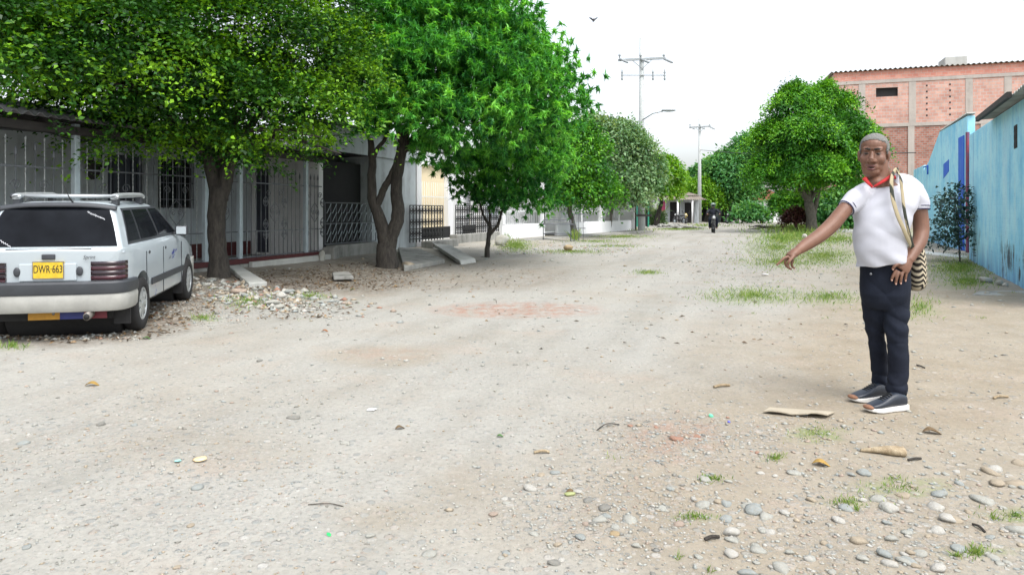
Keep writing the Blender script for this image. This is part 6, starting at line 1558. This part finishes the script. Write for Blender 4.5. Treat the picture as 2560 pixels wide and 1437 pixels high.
# countable stones: the largest ones lying in view
ADJ = {'pale_grey': 'pale grey', 'blue_grey': 'blue grey', 'tan': 'sandy tan', 'white': 'whitish', 'dark_grey': 'dark grey', 'pinkish': 'pinkish', 'brick_red': 'brick red', 'ochre': 'ochre'}
ROCKS = {n_: [] for n_, _ in STONE}
for n_, _ in STONE:
    for k in range(5):
        me = rock(1.0, len(n_) * 31 + k * 7 + ord(n_[0]), .42, 2); me.materials.append(M['stone_' + n_]); ROCKS[n_].append(me)
NAMED = [(1325, 1222, 46, 'white', 'smooth whitish oval stone with a blue tinge in the middle foreground'), (1538, 1335, 32, 'ochre', 'ochre rounded stone standing on the bare foreground dirt'), (1390, 1182, 30, 'blue_grey', 'flat blue grey oval stone on the tan foreground dirt'), (1353, 1187, 24, 'tan', 'flat sandy stone beside the blue grey oval stone'),
         (2195, 1250, 56, 'pale_grey', 'large pale domed stone in the foreground grass to the right'), (2095, 1301, 42, 'white', 'loose whitish stone with a dark shadowed underside right of centre'), (2120, 1272, 44, 'blue_grey', 'smooth blue grey stone beside the low green tuft'), (2455, 1252, 62, 'pale_grey', 'large grey stone at the right side of the foreground'),
         (1905, 1325, 26, 'white', 'upright sharp white stone of a leaning pair'), (1922, 1330, 34, 'white', 'angular broken white stone of a leaning pair'), (1815, 1297, 50, 'blue_grey', 'long blue grey stone beside the small bright grass tuft'), (1915, 1292, 44, 'pale_grey', 'pale split stone above the leaning white pair'),
         (1758, 1262, 48, 'pale_grey', 'broad pale stone set flat in the dirt at centre right'), (2025, 1398, 46, 'pale_grey', 'large pale stone near the bottom edge of the picture'), (1870, 1432, 52, 'blue_grey', 'half seen blue grey stone cut by the bottom edge'), (1512, 1268, 44, 'dark_grey', 'dark grey split stone in the foreground stone cluster'),
         (1575, 1302, 48, 'pale_grey', 'grey smooth stone right of the dark split stone'), (1500, 1300, 42, 'pale_grey', 'pale stone under the dark split stone'), (1268, 1258, 28, 'pale_grey', 'roundish pale green stone left of the foreground cluster'), (495, 1218, 42, 'blue_grey', 'flat blue grey stone in the left foreground track'),
         (60, 1108, 40, 'blue_grey', 'blue grey domed stone at the left side of the street'), (650, 902, 24, 'dark_grey', 'dark lone stone on the smooth part of the street'), (1287, 912, 16, 'dark_grey', 'small dark stone alone in the middle of the street'), (735, 1045, 34, 'dark_grey', 'long dark grey stone on the gravel left of centre'), (925, 1340, 36, 'pale_grey', 'rounded pale stone beside the green bottle cap'),
         (1070, 1385, 44, 'pale_grey', 'flat pale stone low in the left centre foreground'), (1268, 1382, 26, 'blue_grey', 'small blue grey stone near the bottom centre'), (1695, 1098, 40, 'brick_red', 'broken red brick lump in the gravel patch'), (1640, 1068, 16, 'brick_red', 'small orange brick chip above the gravel patch'), (1950, 1030, 22, 'brick_red', 'red brick piece under the edge of the cardboard'),
         (2552, 1160, 60, 'tan', 'flat pale slab stone at the right edge'), (2540, 1325, 60, 'pale_grey', 'large grey stone half out of frame at the right'), (2265, 1405, 50, 'pale_grey', 'broad worn stone near the bottom right'), (2230, 1345, 52, 'pale_grey', 'pale elongated stone low on the right'), (2380, 1300, 50, 'tan', 'sandy split stone among the right foreground stones')]
for i, (px, py, wpx, n_, label) in enumerate(NAMED):
    g = gp(px, min(py, 1436)); r = wpx * g.y / F / 2
    put_rock('stone', ROCKS[n_][i % 5], None, g + Vector((0, 0, r * .06)), random.uniform(0, 6.28), r, label, 'stone', None)
ZONES = [((1700, 2560, 1175, 1437), 140, (14, 62), 'in the stony right foreground', ['pale_grey', 'pale_grey', 'white', 'white', 'blue_grey', 'tan']), ((1230, 1720, 1180, 1437), 50, (9, 38), 'in the middle foreground', ['pale_grey', 'white', 'blue_grey', 'tan', 'dark_grey', 'pinkish']),
         ((0, 1000, 1020, 1437), 40, (9, 32), 'on the pale left part of the street', ['blue_grey', 'pale_grey', 'pale_grey', 'dark_grey', 'tan']), ((1560, 2100, 1035, 1170), 25, (7, 24), 'in the gravel patch below the cardboard', ['brick_red', 'pale_grey', 'white', 'blue_grey', 'pinkish']),
         ((490, 860, 685, 800), 14, (16, 46), 'in the rubble between the car and the trees', ['white', 'pale_grey', 'pale_grey', 'blue_grey', 'pinkish'])]
for (xa, xb, ya, yb), cnt, (wa, wb), where, cols in ZONES:
    for i in range(cnt):
        n_ = random.choice(cols); px = random.uniform(xa, xb); py = random.uniform(ya, yb)
        if 'rubble' in where:
            px = random.gauss(660, 95); py = 700 + .16 * (px - 520) + random.uniform(-2, 60)
            if px < 490 or px > 880: continue
        if px > 2080 and 900 < py < 1050: continue
        g = gp(px, py); wpx = wa + (wb - wa) * random.random() ** 2.4; r = wpx * g.y / F / 2
        hgt = (.02 + .16 * random.random()) if 'rubble' not in where else .35
        o = put_rock('stone', random.choice(ROCKS[n_]), None, g + Vector((0, 0, r * hgt)), random.uniform(0, 6.28), r, 'small worn %s stone half bedded %s' % (ADJ[n_], where), 'stone', '%s stones %s' % (ADJ[n_], where))
# gravel: a few thousand chips nobody could count
def gravel(name, label, samples, sizes, cols, seed):
    rng = np.random.default_rng(seed)
    ico_v = np.array([(0, 0, 1), (.9, 0, .1), (.28, .85, .1), (-.72, .53, .05), (-.72, -.53, .1), (.28, -.85, .05), (0, 0, -.8)], float)
    ico_f = [(0, 1, 2), (0, 2, 3), (0, 3, 4), (0, 4, 5), (0, 5, 1), (6, 2, 1), (6, 3, 2), (6, 4, 3), (6, 5, 4), (6, 1, 5)]
    P_ = np.array(samples); n = len(P_); s_ = np.array(sizes)
    a = rng.random(n) * 6.283; jit = 1 + .35 * rng.normal(size=(n, 7, 1)).clip(-1, 1); st = np.stack([.7 + .7 * rng.random(n), .6 + .5 * rng.random(n), .35 + .3 * rng.random(n)], 1)
    v = ico_v[None] * jit * st[:, None] * s_[:, None, None]
    ca, sa = np.cos(a)[:, None], np.sin(a)[:, None]; x = v[..., 0] * ca - v[..., 1] * sa; y = v[..., 0] * sa + v[..., 1] * ca
    V = np.stack([x, y, v[..., 2]], -1) + P_[:, None] + np.array([0, 0, .1]) * s_[:, None, None]
    me = bpy.data.meshes.new(name); fs = (np.arange(n)[:, None, None] * 7 + np.array(ico_f)[None]).reshape(-1, 3)
    nv = n * 7; me.vertices.add(nv); me.vertices.foreach_set('co', V.astype(np.float32).ravel()); me.loops.add(len(fs) * 3); me.loops.foreach_set('vertex_index', fs.astype(np.int32).ravel())
    me.polygons.add(len(fs)); me.polygons.foreach_set('loop_start', np.arange(0, len(fs) * 3, 3, dtype=np.int32)); me.polygons.foreach_set('loop_total', np.full(len(fs), 3, np.int32))
    mi = rng.choice(cols, n); me.polygons.foreach_set('material_index', np.repeat(mi, 10).astype(np.int32)); me.polygons.foreach_set('use_smooth', np.ones(len(fs), bool)); me.update(calc_edges=True)
    for n_, _ in STONE: me.materials.append(M['stone_' + n_])
    tag(link_mesh(name, me, None), label, 'gravel', None, 'stuff')
smp, szs = [], []
def scatter(cnt, fx, lo, hi, pw=3.0):
    for _ in range(cnt):
        px, py = fx(); g = gp(px, py)
        smp.append((g.x, g.y, g.z)); szs.append(max(.0022, (lo + (hi - lo) * random.random() ** pw) * g.y / F / 2))
U = random.uniform
scatter(4200, lambda: (U(-100, 2660), 610 + 840 * random.random() ** .9), 2.6, 15)
scatter(2300, lambda: (random.gauss(2050, 420), U(1040, 1440)), 3, 17)
scatter(1100, lambda: (random.gauss(1690, 170), random.gauss(1095, 34)), 3, 13)
scatter(1300, lambda: (random.gauss(1500, 170), random.gauss(1275, 70)), 3, 15)
scatter(1500, lambda: (U(0, 900), random.gauss(1120, 90)), 3, 13)
scatter(1200, lambda: (U(0, 1300), U(1150, 1440)), 3, 13)
scatter(1500, lambda: (random.gauss(1860, 120), random.gauss(680, 60)), 2.2, 7)
scatter(900, lambda: (U(900, 2000), random.gauss(690, 50)), 2, 6)
smp_ok = [(p, s) for p, s in zip(smp, szs) if p[1] > 1.5 and p[1] < 40]
gravel('gravel', 'loose gravel chips and pebbles scattered over the dirt street', [p for p, s in smp_ok], [s for p, s in smp_ok], [0, 0, 1, 0, 2, 2, 4, 5, 1, 0, 0, 3], 3)
smp, szs = [], []
def rub():
    px = random.gauss(650, 120); return (px, 688 + .15 * (px - 480) + random.random() * 60)
scatter(1000, rub, 4, 26, 2.4)
scatter(900, lambda: (U(330, 620), U(735, 815)), 3, 12)
scatter(900, lambda: (U(0, 340), U(780, 850)), 3, 18, 2.5)
scatter(500, lambda: (U(1240, 1600), random.gauss(622, 10)), 3, 10)
gravel('rubble', 'broken stone and brick rubble on the verge beside the parked car', smp, szs, [0, 0, 3, 1, 5, 2, 0, 6, 3, 2, 0, 1], 5)

# ---- grass
gb, ga, gl = [], [], []
def tuft(px, py, rx, ry, cnt, h0, h1):
    for _ in range(cnt):
        a = U(0, 6.283); r = min(1.5, abs(random.gauss(0, .55)) + .1 * random.random()); g = gp(px + rx * r * math.cos(a), max(py + ry * r * math.sin(a), 548))
        gb.append((g.x, g.y, g.z - .004)); gl.append(U(h0, h1)); ga.append((random.gauss(0, .55), random.gauss(0, .55), 1))
for (px, py, rx, ry, k) in GREEN:
    g = gp(px, py); near = py > 1000
    area = rx * ry * PI * (g.y / F) ** 2 * (g.y / CH)
    h0, h1 = (.010, .036) if near else ((.025, .09) if py > 600 or px < 1750 else (.05, .22))
    cnt = int(min(2600, max(120, area * (2300 if near else 650) * k)))
    tuft(px, py, rx * 1.05, ry * 1.05, cnt, h0, h1)
tuft(2000, 575, 110, 12, 1800, .15, .5); tuft(1960, 598, 60, 16, 900, .08, .3); tuft(2090, 600, 80, 18, 900, .06, .2); tuft(1265, 604, 14, 14, 200, .1, .35); tuft(1438, 598, 12, 6, 100, .2, .6); tuft(1600, 578, 60, 6, 160, .1, .3); tuft(1760, 566, 90, 5, 300, .1, .35)
for _ in range(60):      # stray tufts on the verges
    x_, y_ = random.choice([(U(1750, 2150), U(640, 800)), (U(2080, 2560), U(640, 800)), (U(1500, 2560), U(1080, 1437)), (U(480, 900), U(720, 800)), (U(1230, 1650), U(590, 640))])
    tuft(x_, y_, U(8, 30), U(3, 8), int(U(8, 26)), .012, .04)
gb = np.array(gb); ga = np.array(ga, float); gl = np.array(gl)
o = leaf_mesh('grass', gb, ga, RNG.normal(size=ga.shape), gl, np.maximum(.004, gl * .07 + gb[:, 1] * .00035), np.clip(RNG.normal(.5, .25, len(gb)), 0, 1), .1, M['grass'])
tag(o, 'patchy green grass and weeds along the street verges', 'grass', None, 'stuff')
# ---- fallen leaves on the shaded verge and round the street
lb, la = [], []
for (px, py, rx, ry, cnt) in [(740, 705, 170, 30, 550), (900, 692, 150, 36, 500), (180, 810, 300, 50, 700), (440, 745, 110, 60, 320), (1100, 690, 260, 40, 260), (700, 770, 200, 30, 200), (1500, 760, 900, 130, 60)]:
    for _ in range(cnt):
        a = U(0, 6.283); r = random.random() ** .55; g = gp(px + rx * r * math.cos(a), max(600, py + ry * r * math.sin(a)))
        lb.append((g.x, g.y, g.z + U(.004, .02))); la.append((U(-1, 1), U(-1, 1), U(-.1, .25)))
lb = np.array(lb); la = np.array(la)
o = leaf_mesh('leaf_litter', lb, la, np.array([0, 0, 1.]) + RNG.normal(size=la.shape) * .3, .03 + .05 * RNG.random(len(lb)), .014 + .02 * RNG.random(len(lb)), RNG.random(len(lb)), .2, M['litter'])
tag(o, 'dry brown fallen leaves strewn over the shaded verge and street', 'fallen leaves', None, 'stuff')

# ---- single litter objects
M['card'] = plain('weathered_cardboard', (0.42, 0.37, 0.28), .9, .2, 5)
P_ = [gp(1908, 1034), gp(2070, 1048), gp(2087, 1033), gp(1925, 1022)]; c0 = sum(P_, Vector()) / 4
mb = MB(); top = [p - c0 + Vector((0, 0, h_)) for p, h_ in zip(P_, (.016, .030, .012, .012))]; n_ = 12
rowA = [top[0].lerp(top[1], i / n_) + Vector((0, .004 * math.sin(i * 2.2), .007 * math.sin(i * .8))) for i in range(n_ + 1)]; rowB = [top[3].lerp(top[2], i / n_) for i in range(n_ + 1)]
vs = rowA + rowB + [p - Vector((0, 0, .007)) for p in rowA + rowB]; m_ = n_ + 1
fs = [(i, i + 1, m_ + i + 1, m_ + i) for i in range(n_)] + [(2 * m_ + i, 3 * m_ + i, 3 * m_ + i + 1, 2 * m_ + i + 1) for i in range(n_)] + [(i, 2 * m_ + i, 2 * m_ + i + 1, i + 1) for i in range(n_)] + [(m_ + i, m_ + i + 1, 3 * m_ + i + 1, 3 * m_ + i) for i in range(n_)] + [(0, m_, 3 * m_, 2 * m_), (n_, 2 * m_ + n_, 3 * m_ + n_, m_ + n_)]
mb.add(vs, fs); o = mb.build('cardboard_sheet', M['card']); o.location = c0; tag(o, 'flat grey brown cardboard sheet lying before the man shoes', 'cardboard')
M['log'] = bark_mat('dead_wood', (0.20, 0.14, 0.07), (0.46, 0.38, 0.26))
a_, b_ = gp(2150, 1128), gp(2262, 1140); mb = MB(); pth = cat([Vector((0, 0, .006)), (b_ - a_) * .4 + Vector((0, 0, .018)), (b_ - a_) * .75 + Vector((0, 0, .022)), (b_ - a_) + Vector((0, .01, .018))], 5)
mb.tube(pth, [(.006 + .030 * min(1, i / 10), .006 + .018 * min(1, i / 9)) for i in range(len(pth))], 12, up=(0, 0, 1)); o = mb.build('dry_husk', M['log']); o.location = a_; tag(o, 'dry brown fibrous husk lying in the right foreground', 'husk')
def stick(label, pa, pb, r, m='log', lift=.006, name='twig'):
    a_, b_ = gp(*pa), gp(*pb); mb = MB(); mid_ = (b_ - a_) * .5 + Vector((U(-.01, .01), U(-.01, .01), lift)); mb.tube(cat([Vector((0, 0, r)), mid_ + Vector((0, 0, r)), (b_ - a_) + Vector((0, 0, r))], 5), r, 6); o = mb.build(name, M[m]); o.location = a_; return tag(o, label, 'twig')
stick('short dark twig beside the dry husk', (2270, 1152), (2302, 1148), .006, 'bark_dark'); stick('brown stick lying on the dirt under the red brick chip', (1335, 1134), (1374, 1133), .008); stick('thin curved green twig in the gravel patch', (1492, 1076), (1548, 1062), .003, 'bark_dark', .02)
stick('dark stub of wood near the bottom centre right', (1762, 1352), (1797, 1345), .007, 'bark_dark'); stick('brown stick near the right edge of the street', (2484, 998), (2520, 994), .008); stick('dark twig on the dirt to the right of the jeans', (2292, 914), (2312, 921), .006, 'bark_dark')
stick('thin bent twig at the lower right corner', (2432, 1312), (2462, 1332), .005, 'bark_dark'); stick('short rusty piece of wood on the gravel in front of the shoes', (1785, 970), (1824, 966), .010)
stick('thin long grass stalk on the left street', (770, 1262), (858, 1266), .0025, 'bark_grey')
def leaf_obj(label, px, py, wpx, m, cat_='leaf', name='fallen_leaf', ang=0.):
    g = gp(px, py); L = wpx * g.y / F; mb = MB(); n_ = 8; vs = []
    for i in range(n_ + 1):
        u = i / n_; w_ = L * .28 * math.sin(PI * u) ** .8; z = .004 + L * .10 * math.sin(PI * u) + L * .05 * math.sin(5 * u); x = (u - .5) * L
        vs += [(x, -w_, z + w_ * .4), (x, 0, z), (x, w_, z + w_ * .45)]
    mb.add(vs, [(3 * i + j, 3 * i + 3 + j, 3 * i + 4 + j, 3 * i + 1 + j) for i in range(n_) for j in range(2)], 0, True); o = mb.build(name, M[m]); o.location = g; o.rotation_euler = (0, 0, ang)
    s_ = o.modifiers.new('s', 'SOLIDIFY'); s_.thickness = .0012; return tag(o, label, cat_)
M['leaf_yellow'] = plain('yellow_dry_leaf', (0.48, 0.30, 0.07), .7, .4, 25); M['leaf_orange'] = plain('orange_leaf', (0.45, 0.17, 0.05), .7, .4, 25); M['leaf_green'] = plain('fresh_leaf', (0.07, 0.22, 0.03), .5, .3, 25); M['leaf_brown'] = plain('brown_leaf', (0.20, 0.13, 0.06), .8, .4, 25)
leaf_obj('curled yellow brown leaf among the right foreground stones', 2053, 1163, 44, 'leaf_yellow', ang=-.4); leaf_obj('small orange leaf alone on the street by the shaded verge', 812, 829, 18, 'leaf_orange'); leaf_obj('green fallen leaf on the street behind the car', 366, 848, 20, 'leaf_green', ang=.3)
leaf_obj('fresh green leaf on the street at centre', 1250, 1092, 18, 'leaf_green'); leaf_obj('clump of curled brown leaves on the dirt right of the shoes', 2330, 1083, 44, 'leaf_brown', ang=-.3); leaf_obj('curled tan leaf on the left gravel', 230, 964, 34, 'leaf_yellow', ang=.2); leaf_obj('olive leaf near the split dark stone', 1427, 1232, 26, 'leaf_brown', ang=.1)
leaf_obj('curled tan leaf on the left foreground track', 1000, 1072, 26, 'leaf_brown', ang=.5)
def scrap(label, px, py, wpx, c, cat_, name, sd, flat=.35):
    g = gp(px, py); r = wpx * g.y / F / 2; m = plain(name + '_plastic_%d' % sd, c, .45, .1, 20, bmp=.1); me = rock(r, sd, flat, 2); me.materials.append(m); put_rock(name, me, None, g + Vector((0, 0, r * .25)), U(0, 6), 1, label, cat_, None)
scrap('crumpled white plastic scrap on the smooth street', 929, 1026, 24, (.82, .83, .84), 'litter', 'plastic_scrap', 41); scrap('flat white paper scrap under the pointing hand', 1912, 689, 32, (.82, .83, .83), 'litter', 'paper_scrap', 42, .1); scrap('bright green bottle cap on the left foreground', 822, 1338, 20, (.03, .55, .14), 'litter', 'bottle_cap', 43, .3)
scrap('mint green plastic scrap in the gravel patch', 1777, 1041, 18, (.15, .62, .38), 'litter', 'plastic_scrap', 44, .7); scrap('tiny blue plastic chip below the mint green scrap', 1822, 1055, 14, (.12, .13, .6), 'litter', 'plastic_scrap', 45); scrap('pale turquoise plastic scrap on the left street', 445, 1154, 28, (.32, .68, .62), 'litter', 'plastic_scrap', 46, .25)
scrap('peach coloured plastic scrap on the left street', 500, 1152, 38, (.74, .56, .32), 'litter', 'plastic_scrap', 47, .2); scrap('lime green fruit husk left of the foreground stones', 1425, 1000 + 232 + 6, 30, (.30, .33, .14), 'litter', 'fruit_husk', 48, .4)
